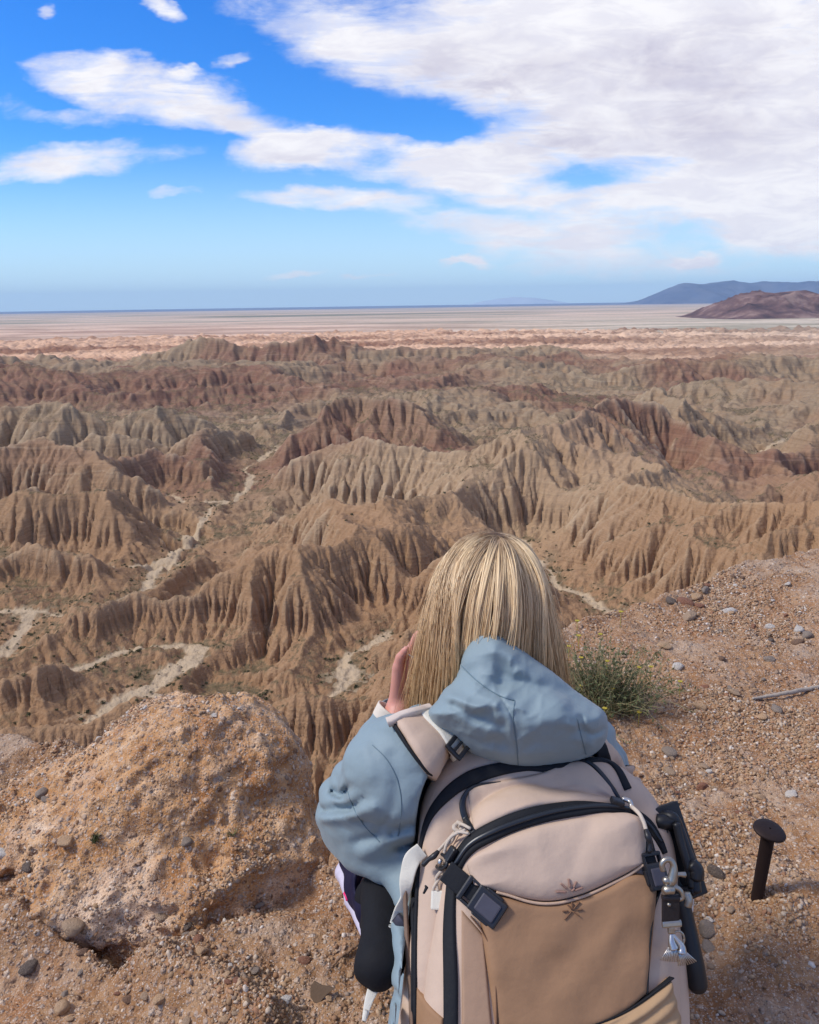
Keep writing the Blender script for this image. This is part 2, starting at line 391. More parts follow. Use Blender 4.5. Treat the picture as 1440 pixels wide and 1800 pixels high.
def build_badlands():
    r, X, Y, z, A, wd = build_terrain()
    gy = np.gradient(z, axis=0)/np.gradient(r, axis=0); gx = np.gradient(z, axis=1)/(r*2*TH/(z.shape[1]-1))
    sl = np.hypot(gx, gy)
    def px_ellipse(px, py, zc, a, b):
        c = atz(px, py, zc); return np.exp(-(((X-c[0])/a)**2+((Y-c[1])/b)**2))
    n = fbm2(X/190, Y/190, 4, 61)
    dy = sstep(480, 900, r)
    red = sstep(-.25, .5, 1.7*n + .04 + .35*(dy-.9) + 1.1*px_ellipse(1230, 775, -75, 95, 130) + .9*px_ellipse(520, 745, -70, 130, 100) + .8*px_ellipse(760, 735, -60, 200, 60) - (1-dy)*.45 + .05*sstep(900, 1500, r))
    red = red*sstep(330, 480, r)
    pale = px_ellipse(930, 760, -60, 75, 75)+.8*px_ellipse(1080, 800, -66, 70, 50)+.6*px_ellipse(640, 765, -62, 60, 40)
    veg = sstep(.62, .38, sl)*sstep(-.02, .22, fbm2(X/45, Y/45, 4, 71)+.10)*sstep(1500, 700, r)
    veg = np.maximum(veg, sstep(9, 3, wd)*sstep(-.1, .3, fbm2(X/14, Y/14, 3, 72)+.05)*.8*(sl < .6))
    sand = sstep(.5, -.4, wd+.9*fbm2(X/4, Y/4, 3, 79))*(r < 900)
    flat = sstep(1500, 2250, r+600*fbm2(X/500, Y/500, 3, 3)+X*.25)
    sand = np.maximum(sand, sstep(6, 0, wd)*sstep(.1, .3, fbm2(X/7, Y/7, 3, 73))*(sl < .4)*.6)
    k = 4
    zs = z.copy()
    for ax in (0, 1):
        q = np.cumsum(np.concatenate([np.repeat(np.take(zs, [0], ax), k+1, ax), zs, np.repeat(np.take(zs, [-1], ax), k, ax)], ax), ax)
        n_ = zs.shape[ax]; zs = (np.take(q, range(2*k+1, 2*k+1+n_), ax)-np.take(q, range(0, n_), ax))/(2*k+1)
    crest = sstep(.3, 1.5, (z-zs)/(r*.0018*3))*sstep(120, 420, r)*sstep(.0, .4, fbm2(X/70, Y/70, 3, 75)+.3)  # convex ridge lines tinted paler: light-and-shade contrast put into the colour
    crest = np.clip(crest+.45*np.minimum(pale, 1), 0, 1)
    v = np.stack([X, Y, z], -1).reshape(-1, 3)
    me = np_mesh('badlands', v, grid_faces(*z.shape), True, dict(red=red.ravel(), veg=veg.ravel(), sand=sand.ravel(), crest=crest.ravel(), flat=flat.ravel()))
    MAT_BAD = mat_badlands()
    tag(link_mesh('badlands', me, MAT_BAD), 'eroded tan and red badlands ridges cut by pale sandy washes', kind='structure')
    for sg in (-1, 1):                               # the same country further round, outside the view
        lr = np.linspace(math.log(42), math.log(3400), 300)[:, None]; th = np.linspace(TH-.02, 1.35, 200)[None, :]*sg
        rr = np.exp(lr)+0*th; xx = rr*np.sin(th); yy = rr*np.cos(th); zz = terrain0(rr, xx, yy)[0]+1.2*ridge2(xx/(rr*.03+2), yy/(rr*.03+2), 3, 5)*rr/300
        f = grid_faces(300, 200); f = f if sg > 0 else f[:, ::-1]; k1 = np.ones(zz.size)
        me = np_mesh('badlands', np.stack([xx, yy, zz], -1).reshape(-1, 3), f, True, dict(red=k1*.4*(rr.ravel() > 500), veg=k1*.2, sand=k1*0, crest=k1*0, flat=sstep(1700, 2300, rr).ravel()))
        tag(link_mesh('badlands', me, MAT_BAD), 'eroded badlands continuing beside the view', kind='structure')
    return r, X, Y, z, wd, sl
def mat_plain():
    m = NT('sunlit_plain_soil'); P = m.pos(); x, y, z = m.xyz(P)
    st = m.comb(m.math('MULTIPLY', x, .00016), m.math('MULTIPLY', y, .00055), 0)
    st2 = m.comb(m.math('MULTIPLY', x, .0012), m.math('MULTIPLY', y, .003), 4)
    n1 = m.noise(st, 1.0, 6, .6, .4); n2 = m.noise(st2, 1.0, 7, .65, .5)
    near = m.mix(m.step(n2, .4, .6), (.36, .20, .13), (.74, .51, .36))  # pink-cream soil, brightened in colour to paint the sunlit strip
    near = m.mix(m.step(x, -900, 1500, 0, .85), near, m.mix(m.step(n2, .42, .58), (.31, .29, .20), (.60, .53, .40)))
    midc = m.ramp(n1, [(.36, (.23, .215, .145)), (.45, (.46, .35, .25)), (.52, (.66, .49, .36)), (.58, (.27, .25, .175)), (.68, (.52, .40, .29))])
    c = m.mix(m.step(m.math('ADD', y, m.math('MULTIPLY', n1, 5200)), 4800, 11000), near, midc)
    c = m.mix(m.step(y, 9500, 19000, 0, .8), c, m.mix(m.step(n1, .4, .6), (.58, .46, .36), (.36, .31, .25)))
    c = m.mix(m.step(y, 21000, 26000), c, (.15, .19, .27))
    c = m.mix(m.step(m.vor(P, .02), .2, .4, .25, 0), c, (.10, .09, .06))
    return m.fin(c, .95, None, .1)
def build_far():
    lr = np.linspace(math.log(2300), math.log(52000), 260)[:, None]; th = np.linspace(-1.25, 1.25, 300)[None, :]
    rr = np.exp(lr); X = rr*np.sin(th); Y = rr*np.cos(th)
    Z = -118.8 + 5*fbm2(X/900, Y/900, 4, 15)*sstep(9000, 4000, rr)*sstep(2300, 3300, rr) - 8*sstep(3600, 2600, rr)
    me = np_mesh('desert_plain', np.stack([X, Y, Z], -1).reshape(-1, 3), grid_faces(260, 300), True)
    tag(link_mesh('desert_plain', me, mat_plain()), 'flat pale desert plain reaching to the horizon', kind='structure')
    def hill(name, label, pts, yd, depth, mat, nsd, rough, base, n=220, m=70):
        """pts: (px, py) skyline"""
        P = np.array([at(a, b, 1)-CAM for a, b in pts]); Xp = P[:, 0]/P[:, 1]*yd; Zp = CAM_H+P[:, 2]/P[:, 1]*yd
        xs = np.linspace(Xp[0], Xp[-1], n)[None, :]; t = np.linspace(-1, 1, m)[:, None]
        zt = np.interp(xs, Xp, Zp)-base
        X = xs+0*t; Y = yd+t*depth+0*xs
        prof = np.clip(1-np.abs(t)**1.3, 0, 1)
        rd = ridge2(X/rough, Y/rough, 5, nsd)
        Z = base+np.maximum(zt, 0)*prof*(1+.75*(rd-.3)*np.minimum(1, np.abs(t)*3)) - 3
        me = np_mesh(name, np.stack([X, Y, Z], -1).reshape(-1, 3), grid_faces(m, n), True)
        tag(link_mesh(name, me, mat), label, kind='structure')
    m = NT('dark_hill_rock'); P = m.pos()
    mh = m.fin(m.ramp(m.noise(P, .006, 6, .65), [(.38, (.07, .04, .04)), (.52, (.15, .085, .075)), (.64, (.28, .185, .15))]), .95, None, .1)
    m = NT('haze_blue_mountain_rock'); P = m.pos()
    mm = m.fin(m.ramp(m.noise(P, .0011, 5, .6), [(.35, (.065, .09, .16)), (.65, (.12, .14, .20))]), .95, None, .1)  # blue of the distant air is mixed into this rock colour
    m = NT('haze_tinted_far_rock'); m3 = m.fin(m.ramp(m.noise(m.pos(), .001, 4, .6), [(.3, (.42, .50, .58)), (.7, (.50, .57, .63))]), .95, None, .1)  # distance haze painted into the colour: rock made pale and bluish
    hill('dark_hill', 'dark purple brown hill rising from the pale plain', [(1205,562),(1235,553),(1262,536),(1290,522),(1312,517),(1340,512),(1362,514),(1390,510),(1416,508),(1440,516),(1480,525),(1560,545),(1640,556)], 5700, 620, mh, 3, 330, -120)
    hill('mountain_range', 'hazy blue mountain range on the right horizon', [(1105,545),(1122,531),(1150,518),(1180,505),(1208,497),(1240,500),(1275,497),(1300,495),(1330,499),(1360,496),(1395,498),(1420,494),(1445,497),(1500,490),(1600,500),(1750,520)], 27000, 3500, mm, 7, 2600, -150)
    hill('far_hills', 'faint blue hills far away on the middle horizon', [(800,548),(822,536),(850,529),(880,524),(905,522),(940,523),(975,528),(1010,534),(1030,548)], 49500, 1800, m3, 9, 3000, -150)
def build_haze():
    x, y0, y1, z0, z1 = 54000, -300, 56000, -190, 950
    v = [(-x,y0,z0),(x,y0,z0),(x,y1,z0),(-x,y1,z0),(-x,y0,z1),(x,y0,z1),(x,y1,z1),(-x,y1,z1)]
    f = [(0,3,2,1),(4,5,6,7),(0,1,5,4),(1,2,6,5),(2,3,7,6),(3,0,4,7)]
    me = np_mesh('haze', v, f, False)
    m = NT('haze_air'); m.t.nodes.remove(m.b)
    pv = m.n('ShaderNodeVolumePrincipled', {'Color': (.55, .77, 1.0), 'Density': HAZE, 'Anisotropy': 0.0})
    m.t.links.new(pv.outputs[0], m.out.inputs['Volume'])
    tag(link_mesh('haze', me, m.m), 'thin blue air haze over the valley', kind='stuff')
HAZE = 2.0e-5
TER = build_badlands()
build_far()
build_haze()
# ------------------------------------------------------------ low scrub along the washes, far below
def build_scrub():
    r, X, Y, z, wd, sl = TER; g = np.random.default_rng(21)
    p = (np.exp(-((wd-3.2)/2.6)**2)*(sl < .7)*.9 + .10*(sl < .55)*(fbm2(X/40, Y/40, 3, 71) > -.05) + .02*(sl < .8))*(r > 120)*(r < 620)*(r/250)**2*np.clip(1.6-r/450, .25, 1)
    p = p.ravel(); n = 2600; i = g.choice(p.size, n, p=p/p.sum()); c = np.stack([X.ravel()[i], Y.ravel()[i], z.ravel()[i]], 1)+g.normal(0, .25, (n, 3))*[1, 1, 0]
    s = .28+.55*g.random(n)**2; k = 46
    d = g.normal(0, 1, (n, k, 3)); d /= np.linalg.norm(d, axis=2)[..., None]; d[..., 2] = np.abs(d[..., 2])*.85
    ctr = c[:, None]+d*s[:, None, None]*(.35+.65*g.random((n, k, 1)))
    a = g.normal(0, 1, (n, k, 3)); a /= np.linalg.norm(a, axis=2)[..., None]; b = np.cross(a, d+.3*g.normal(0, 1, (n, k, 3))); b /= np.linalg.norm(b, axis=2)[..., None]+1e-9
    h = (s*.26)[:, None, None]
    V = np.stack([ctr-a*h, ctr+b*h*.7, ctr+a*h, ctr-b*h*.7], 2).reshape(-1, 3); Q = np.arange(len(V)).reshape(-1, 4)
    tone = np.repeat((np.array([.055, .058, .028])*(1-.0)+np.array([.07, .055, .03])*g.random((n, 1)))*(.7+.6*g.random((n, 1))), k*4, 0)
    me = np_mesh('desert_scrub', V, Q, False, dict(tint=tone)); m = NT('scrub_foliage'); m.fin(m.attr('tint', False), .9, None, .1)
    tag(link_mesh('desert_scrub', me, m.m), 'dark low scrub bushes dotted along the pale washes', kind='stuff')
build_scrub()
# ------------------------------------------------------------ surface nets: a mesh from a signed distance grid
def surface_nets(f, org, h):
    """f: (nx,ny,nz) negative inside; org, h: grid origin and step (3-vectors). Returns verts, quads"""
    s = f < 0; nx, ny, nz = f.shape
    c = np.zeros((nx-1, ny-1, nz-1), np.int8)
    for i in (0, 1):
        for j in (0, 1):
            for k in (0, 1): c += s[i:nx-1+i, j:ny-1+j, k:nz-1+k]
    act = (c > 0) & (c < 8)
    I, J, K = np.nonzero(act); n = len(I)
    idx = -np.ones(act.shape, np.int32); idx[I, J, K] = np.arange(n)
    acc = np.zeros((n, 3)); cnt = np.zeros(n)
    C = [(i, j, k) for i in (0, 1) for j in (0, 1) for k in (0, 1)]
    for a in C:
        for ax in range(3):
            if a[ax]: continue
            b = list(a); b[ax] = 1
            fa = f[I+a[0], J+a[1], K+a[2]]; fb = f[I+b[0], J+b[1], K+b[2]]
            m = (fa < 0) != (fb < 0); t = np.where(m, fa/np.where(m, fa-fb, 1), 0)
            p = np.array(a, float)+np.zeros((n, 3)); p[:, ax] += t
            acc += p*m[:, None]; cnt += m
    v = (acc/cnt[:, None] + np.stack([I, J, K], -1))*np.asarray(h)+np.asarray(org)
    Q = []
    for ax in range(3):
        o1, o2 = [(1, 2), (2, 0), (0, 1)][ax]
        sl = [slice(None)]*3; sl[ax] = slice(0, -1); s0 = s[tuple(sl)]; sl[ax] = slice(1, None); s1 = s[tuple(sl)]
        e = s0 != s1
        g = np.array(np.nonzero(e)); ok = (g[o1] > 0) & (g[o2] > 0) & (g[o1] < act.shape[o1]) & (g[o2] < act.shape[o2])
        g = g[:, ok]; fl = s0[tuple(g)]
        def at_(d1, d2):
            q = g.copy(); q[o1] -= d1; q[o2] -= d2; return idx[tuple(q)]
        q = np.stack([at_(1, 1), at_(0, 1), at_(0, 0), at_(1, 0)], -1)
        q[~fl] = q[~fl][:, ::-1]; Q.append(q)
    q = np.concatenate(Q); q = q[(q >= 0).all(1)]
    return v, q
def smin(a, b, k):
    h = np.clip(.5+.5*(b-a)/k, 0, 1); return b+(a-b)*h-k*h*(1-h)
class Field:
    """a world space grid of signed distance"""
    def __init__(s, lo, hi, h):
        s.h = h; s.lo = np.array(lo, float); n = np.ceil((np.array(hi)-s.lo)/h).astype(int)+1
        s.ax = [s.lo[k]+h*np.arange(n[k]) for k in range(3)]; s.f = np.full(n, .2, np.float64)
    def sub(s, lo, hi):
        r = []
        for k in range(3):
            a = max(0, int((lo[k]-s.lo[k])/s.h)-1); b = min(len(s.ax[k]), int((hi[k]-s.lo[k])/s.h)+2); r.append(slice(a, max(a, b)))
        g = np.meshgrid(*[s.ax[k][r[k]] for k in range(3)], indexing='ij'); return tuple(r), g
    def cap(s, a, b, ra, rb, k=.02, sq=(1, 1, 1), cut=False):
        """tapered capsule; sq scales the axes (flattening)"""
        a = np.asarray(a, float); b = np.asarray(b, float); mr = max(ra, rb)/min(sq)+k*1.5+2*s.h
        r, g = s.sub(np.minimum(a, b)-mr, np.maximum(a, b)+mr)
        if any(q.stop <= q.start for q in r): return
        d = (b-a)*sq; L = float(d@d)+1e-12
        p = [(g[i]-a[i])*sq[i] for i in range(3)]
        t = np.clip((p[0]*d[0]+p[1]*d[1]+p[2]*d[2])/L, 0, 1)
        v = np.sqrt(sum((p[i]-t*d[i])**2 for i in range(3)))-(ra+(rb-ra)*t)
        s.f[r] = -smin(-s.f[r], v, k) if cut else smin(s.f[r], v, k)
    def ell(s, c, rad, k=.02, rot=None, cut=False):
        c = np.asarray(c, float); rad = np.asarray(rad, float); m = max(rad)+k*1.5+2*s.h
        r, g = s.sub(c-m, c+m)
        p = np.stack([g[i]-c[i] for i in range(3)], -1)
        if rot is not None: p = p@np.array(rot)
        q = p/rad; L = np.sqrt((q*q).sum(-1)); v = (L-1)*L/np.maximum(np.sqrt(((q/rad)**2).sum(-1)), 1e-9)
        v = np.where(L < .2, -min(rad), v)
        s.f[r] = -smin(-s.f[r], v, k) if cut else smin(s.f[r], v, k)
    def disp(s, fn, band=.05):
        m = np.abs(s.f) < band; i, j, k = np.nonzero(m)
        s.f[m] += fn(s.ax[0][i], s.ax[1][j], s.ax[2][k])
    def mesh(s): return surface_nets(s.f, s.lo, (s.h,)*3)

# ------------------------------------------------------------ the lookout ground
EDGE = [at(a, b, d) for a, b, d in [(-900,1270,2.5),(-300,1285,2.3),(0,1291,2.2),(120,1310,2.16),(250,1400,2.12),(420,1490,2.0),(530,1520,1.86),(580,1525,1.80),(640,1420,1.96),(760,1300,2.15),(900,1180,2.5),(1000,1092,3.0),(1080,1082,3.15),(1140,1066,3.22),(1185,1038,3.3),(1300,992,3.45),(1440,962,3.6),(1640,915,3.75),(2100,850,4.1)]]
EDGE = np.array([[-40, 3.5, .2]]+[list(q) for q in EDGE]+[[40, 5, .8]])
GC = np.array([list(atz(a, b, z)) for a, b, z in [(1330,1590,0),(1440,1800,-.04),(1250,1700,-.02),(1200,1400,.0),(1400,1300,.03),(0,1800,-.02),(200,1800,-.03),(500,1790,-.02),(400,1650,.0),(0,1600,.0),(600,1600,.0),(100,1450,.05),(-200,1600,.02),(1600,1500,.03),(1150,1250,.02)]]
              + [[e[0], e[1], e[2]] for e in EDGE[1:-1]] + [[.1, .8, -.02], [-.6, .3, 0], [.6, .3, -.03], [0, -1, 0], [-2, -1, .05], [2, -1, 0], [0, -6, .3]])
_lines = [([(40,1622,0),(120,1630,0),(220,1668,0),(330,1725,0),(470,1800,0)], .055, .045), ([(-100,1690,0),(60,1700,0),(180,1725,0),(290,1790,0)], -.05, .10),
          ([(85,1605,0),(150,1628,0),(225,1655,0)], -.12, .03), ([(225,1650,0),(330,1628,0),(430,1598,0),(545,1560,0)], -.045, .045), ([(300,1655,0),(420,1610,0),(560,1545,0)], .02, .05), ([(1180,1560,0),(1230,1700,0),(1260,1800,0)], -.015, .08),
          ([(1440,1640,0),(1425,1660,0)], -.03, .035), ([(1385,1490,0),(1410,1520,0)], -.02, .05), ([(1300,1450,0),(1440,1420,0)], .012, .07)]
LINES = [([tuple(atz(*p)) for p in q], a, w) for q, a, w in _lines]
def ground_z(x, y):
    x = np.asarray(x, float); y = np.asarray(y, float)
    num = 0; den = 0
    for c in GC:
        w = 1/((x-c[0])**2+(y-c[1])**2+.05)**1.6; num = num+w*c[2]; den = den+w
    z = num/den
    for P, a, w in LINES:
        d, _ = seg_dist(x, y, P); z = z + a*np.exp(-(d/w)**2)
    z = z + .035*fbm2(x*2.3, y*2.3, 3, 201) + .016*fbm2(x*9, y*9, 3, 205) + .007*ridge2(x*26, y*26, 3, 207) + .0035*noise2(x*75, y*75, 209)
    ye = np.interp(x, EDGE[:, 0], EDGE[:, 1]) + .07*fbm2(x*3.1, x*0+.5, 3, 211) + .03*noise2(x*17, y*9, 213)
    s = np.maximum(y-ye, 0)
    return z - np.where(s < 12, 2.0*s*sstep(-.05, .16, s), 24+.42*(s-12)) - .10*np.minimum(s, 6)*(fbm2(x*1.3, y*.8, 3, 215)) + .012*sstep(-.10, 0, y-ye)*(s <= 0)
def mat_dirt(rock=False):
    m = NT('boulder_crust' if rock else 'gravelly_dirt'); P = m.pos(); x, y, z = m.xyz(P)
    wp = m.vmath('ADD', P, m.vmath('MULTIPLY', m.noise(P, 60, 3, .5, fac=False), (.006, .006, .006)))
    big = m.noise(P, 2.6, 5, .6); mid = m.noise(P, 13, 6, .65); fine = m.noise(P, 130, 4, .6)
    if rock:
        c = m.ramp(mid, [(.3, (.34, .145, .05)), (.46, (.48, .25, .105)), (.57, (.58, .345, .175)), (.70, (.70, .51, .345))])
        c = m.mix(m.step(big, .52, .64, 0, .6), c, (.73, .55, .40))
        c = m.mix(m.step(big, .46, .33, 0, .55), c, (.36, .165, .07))
    else:
        c = m.ramp(mid, [(.28, (.195, .092, .038)), (.45, (.305, .160, .074)), (.58, (.375, .218, .112)), (.72, (.455, .30, .178))])
        c = m.mix(m.step(big, .5, .68, 0, .5), c, (.35, .15, .062))
        c = m.mix(m.step(m.noise(P, 4.1, 4, .6), .50, .64, 0, .7), c, (.46, .34, .24))
    hts = None
    for sc, amp, th in ((70, 1.0, .62), (150, .8, .5), (330, .45, .4)):
        dv = m.vor(wp, sc); cv = m.vor(wp, sc, out='Color'); r_, g_, b_ = m.xyz(cv)
        on = m.step(r_, th, th+.04)
        peb = m.math('MULTIPLY', m.step(dv, .52, .38), on)
        pc = m.ramp(g_, [(.0, (.16, .10, .075)), (.25, (.36, .21, .13)), (.5, (.50, .36, .26)), (.75, (.42, .33, .27)), (1, (.74, .62, .50))])
        c = m.mix(m.math('MULTIPLY', peb, .75), c, pc)
        hgt = m.math('MULTIPLY', m.math('MULTIPLY', m.step(dv, .6, .05), on), amp*70/sc)
        hts = hgt if hts is None else m.math('ADD', hts, hgt)
    c = m.mix(m.step(fine, .35, .65, .0, .35), c, m.vmath('MULTIPLY', c, (.70, .64, .58)))
    hh = m.math('ADD', hts, m.math('ADD', m.math('MULTIPLY', fine, .7), m.math('MULTIPLY', m.noise(P, 45, 4, .65), 1.6)))
    return m.fin(c, .92, m.bump(hh, 1.0, .006), .15)
def axis(a, b, h, lo, hi, g=1.12):
    m = list(np.arange(a, b, h)); s = h
    p = m[-1]
    while p < hi: s *= g; p += s; m.append(p)
    s = h; p = m[0]; q = []
    while p > lo: s *= g; p -= s; q.append(p)
    return np.array(q[::-1]+m)
gx = axis(-1.55, 2.35, .0062, -45, 45); gy = axis(.9, 3.85, .0062, -30, 47)
GX, GY = np.meshgrid(gx, gy); GZ = ground_z(GX, GY)
MAT_DIRT = mat_dirt()
tag(link_mesh('ground', np_mesh('ground', np.stack([GX, GY, GZ], -1).reshape(-1, 3), grid_faces(len(gy), len(gx)), True), MAT_DIRT), 'orange brown gravelly ground of the lookout ending at a cliff edge', kind='structure')

# ------------------------------------------------------------ the boulder at the edge
def build_boulder():
    F = Field((-.98, 1.30, -.16), (-.10, 2.30, .42), .0065)
    F.ell(at(342,1390,1.97), (.235, .22, .212), .05)
    F.ell(at(290,1350,2.02), (.15, .19, .155), .05)
    F.ell(at(420,1340,2.0), (.115, .17, .140), .05)
    F.ell(at(455,1405,1.95), (.118, .17, .165), .04)
    F.ell(at(482,1470,1.90), (.088, .12, .12), .035)
    F.ell(at(200,1440,1.96), (.25, .22, .145), .08)
    F.ell(at(70,1470,1.98), (.24, .22, .10), .08)
    F.ell(at(300,1560,1.80), (.26, .13, .10), .06)
    F.ell(at(440,1525,1.82), (.13, .10, .10), .05)
    F.ell(at(150,1590,1.74), (.14, .08, .06), .05)
    F.cap(at(230,1622,1.62), at(400,1592,1.66), .028, .036, .02, cut=True)
    F.cap(at(400,1592,1.66), at(570,1540,1.74), .034, .045, .03, cut=True)
    F.cap(at(425,1345,1.80), at(470,1420,1.74), .008, .012, .02, cut=True)
    F.cap(at(60,1618,1.60), at(230,1650,1.60), .03, .034, .02, cut=True)
    F.cap(at(520,1290,1.86), at(500,1420,1.80), .012, .02, .02, cut=True)
    F.cap(at(410,1300,1.76), at(450,1345,1.72), .01, .016, .015, cut=True)
    F.cap(at(330,1512,1.66), at(400,1500,1.66), .014, .02, .02, cut=True)
    def d(x, y, z):
        return -((.018*fbm3(x*5, y*5, z*5, 3, 5) + .008*(1-2*np.abs(noise3(x*12, y*12, z*15, 9))))*(1+.8*sstep(.25, .05, z)) + .013*fbm3(x*28, y*28, z*28, 3, 6) + .009*noise3(x*60, y*60, z*60, 4))
    F.disp(d, .12)
    v, q = F.mesh()
    o = link_mesh('boulder', np_mesh('boulder', v, q), mat_dirt(True))
    tag(o, 'big rounded tan conglomerate boulder at the cliff edge', 'boulder')
    return BVHTree.FromPolygons(v.tolist(), q.tolist()), v
BOULDER, _bv = build_boulder()
def surf(x, y):
    """height of the ground or boulder at points, boulder flag"""
    fx = np.clip(np.searchsorted(gx, x)-1, 0, len(gx)-2); fy = np.clip(np.searchsorted(gy, y)-1, 0, len(gy)-2)
    tx = (x-gx[fx])/(gx[fx+1]-gx[fx]); ty = (y-gy[fy])/(gy[fy+1]-gy[fy])
    z = (GZ[fy, fx]*(1-tx)+GZ[fy, fx+1]*tx)*(1-ty)+(GZ[fy+1, fx]*(1-tx)+GZ[fy+1, fx+1]*tx)*ty
    n = np.stack([-(GZ[fy, fx+1]-GZ[fy, fx])/(gx[fx+1]-gx[fx]), -(GZ[fy+1, fx]-GZ[fy, fx])/(gy[fy+1]-gy[fy]), np.ones_like(z)], -1)
    onb = np.zeros(len(x), bool)
    for i in np.nonzero((x > -1.0) & (x < -.08) & (y > 1.3) & (y < 2.3))[0]:
        h = BOULDER.ray_cast(Vector((x[i], y[i], 2)), Vector((0, 0, -1)))
        if h[0] is not None and h[0].z > z[i]: z[i] = h[0].z; n[i] = h[1]; onb[i] = True
    n /= np.linalg.norm(n, axis=1)[:, None]
    return z, n, onb
# ------------------------------------------------------------ where the backpack sits: its own axes, and its outline
def W(px, py, d): return np.array(at(px, py, d))
_F1, _F2 = W(1005, 1428, 1.05), W(984, 1790, .965)
PV = (_F1-_F2)/np.linalg.norm(_F1-_F2); _uu = W(1145, 1527, 1.012)-W(850, 1590, .995); PU = _uu-PV*(_uu@PV); PU /= np.linalg.norm(PU); PW = np.cross(PU, PV)
PC = _F1-PV*.185+PU*(-.004)
def pack_outline(a, b, hx, hy, rc, cen, taper, shear=0.0):
    b = b-cen[1]; a = a-cen[0]+shear*np.maximum(b-.05, 0)
    a = a/(1-taper*sstep(-hy*.2, hy, b))
    qx = np.abs(a)-hx+rc; qy = np.abs(b)-hy+rc
    return np.hypot(np.maximum(qx, 0), np.maximum(qy, 0))+np.minimum(np.maximum(qx, qy), 0)-rc
MAIN_SHAPE = (.180, .268, .115, (0, 0), .05, .11)
# ------------------------------------------------------------ the seated woman
def smooth_path(pts, n, closed=False):
    """Catmull-Rom through points (any dimension)"""
    p = np.array(pts, float)
    if closed: q = np.concatenate([p[-1:], p, p[:2]])
    else: q = np.concatenate([2*p[:1]-p[1:2], p, 2*p[-1:]-p[-2:-1]])
    m = len(q)-3; t = np.linspace(0, m, n, endpoint=not closed); i = np.minimum(t.astype(int), m-1); f = (t-i)[:, None]
    a, b, c, d = q[i], q[i+1], q[i+2], q[i+3]
    return .5*((2*b)+(c-a)*f+(2*a-5*b+4*c-d)*f*f+(3*b-a-3*c+d)*f**3)
def tube(path, rad, k=8, n=None, cap=True):
    """verts, quads of a round tube"""
    P = np.array(path, float) if n is None else smooth_path(path, n)
    m = len(P); r = np.interp(np.linspace(0, 1, m), np.linspace(0, 1, np.size(rad)), np.atleast_1d(rad)) if np.size(rad) > 1 else np.full(m, rad)
    T = np.gradient(P, axis=0); T /= np.linalg.norm(T, axis=1)[:, None]+1e-12
    a = np.cross(T[0], [0.13, .31, .94]); a /= np.linalg.norm(a); V = []
    for i in range(m):
        a = a-T[i]*(a@T[i]); a /= np.linalg.norm(a)+1e-12; b = np.cross(T[i], a)
        an = np.arange(k)*2*math.pi/k
        V.append(P[i]+r[i]*(np.cos(an)[:, None]*a+np.sin(an)[:, None]*b))
    V = np.concatenate(V); I = np.arange(m*k).reshape(m, k); J = np.roll(I, -1, 1)
    Q = np.stack([I[:-1], J[:-1], J[1:], I[1:]], -1).reshape(-1, 4)
    if cap:
        V = np.concatenate([V, P[:1]-T[:1]*r[0]*.5, P[-1:]+T[-1:]*r[-1]*.5]); z0, z1 = m*k, m*k+1
        c0 = [(z0, I[0, j], I[0, (j-1) % k], z0) for j in range(k)]; c1 = [(z1, I[-1, j], I[-1, (j+1) % k], z1) for j in range(k)]
        Q = np.concatenate([Q, c0, c1])
    return V, Q
def join(parts):
    V = []; Q = []; n = 0
    for v, q in parts: V.append(v); Q.append(np.asarray(q)+n); n += len(v)
    return np.concatenate(V), np.concatenate(Q)
def fix_quads(v, q):
    """mesh from faces where a repeated index marks a triangle"""
    me = bpy.data.meshes.new('m'); F = [tuple(dict.fromkeys(f)) for f in q.tolist()]
    me.from_pydata([tuple(x) for x in v], [], F); me.polygons.foreach_set('use_smooth', np.ones(len(F), bool)); me.update(); return me
def obj(name, vq, mat, parent=None, smooth=True):
    v, q = vq; v = np.asarray(v); q = np.asarray(q)
    if q.shape[1] == 4 and ((q[:, 0] == q[:, 3]).any()): me = fix_quads(v, q); me.name = name
    else: me = np_mesh(name, v, q, smooth)
    if not smooth: me.polygons.foreach_set('use_smooth', np.zeros(len(me.polygons), bool))
    return link_mesh(name, me, mat, parent)

def mat_fabric(name, col, weave=900, rough=.8, var=.12, bump=.25, sheen=0.0, spec=.25):
    m = NT(name); P = m.pos(); n = m.noise(P, 28, 4, .6); w = m.noise(P, weave, 2, .5)
    c = m.mix(n, tuple(x*(1-var) for x in col), tuple(min(1, x*(1+var)) for x in col))
    wr = m.noise(P, 19, 4, .5, .4)
    c = m.mix(m.math('MULTIPLY', w, .28), c, tuple(x*.6 for x in col))
    b = m.bump(w, bump, .0006, m.bump(m.noise(P, 60, 3, .5), .25, .004, m.bump(wr, .22, .008)))
    m.fin(c, rough, b, spec)
    if sheen: m.b.inputs['Sheen Weight'].default_value = sheen
    return m.m
def mat_plain_col(name, col, rough=.5, metal=0.0, spec=.4, bump=0.0, scale=300):
    m = NT(name); P = m.pos(); n = m.noise(P, scale*.3, 4, .6)
    c = m.mix(n, tuple(x*.82 for x in col), tuple(min(1, x*1.15) for x in col))
    return m.fin(c, rough, m.bump(m.noise(P, scale, 3, .6), bump, .001) if bump else None, spec, metal)
def mat_skin():
    m = NT('skin'); P = m.pos(); n = m.noise(P, 35, 4, .6)
    c = m.mix(n, (.52, .215, .155), (.66, .32, .245))
    m.fin(c, .5, m.bump(m.noise(P, 420, 3, .6), .25, .0008), .4)
    m.b.inputs['Subsurface Weight'].default_value = .12; m.b.inputs['Subsurface Radius'].default_value = (.012, .004, .002)
    return m.m
SKIN = mat_skin()
JACKET = mat_fabric('blue_grey_shell_fabric', (.225, .292, .315), 1300, .62, .05, .15, .1, .3)
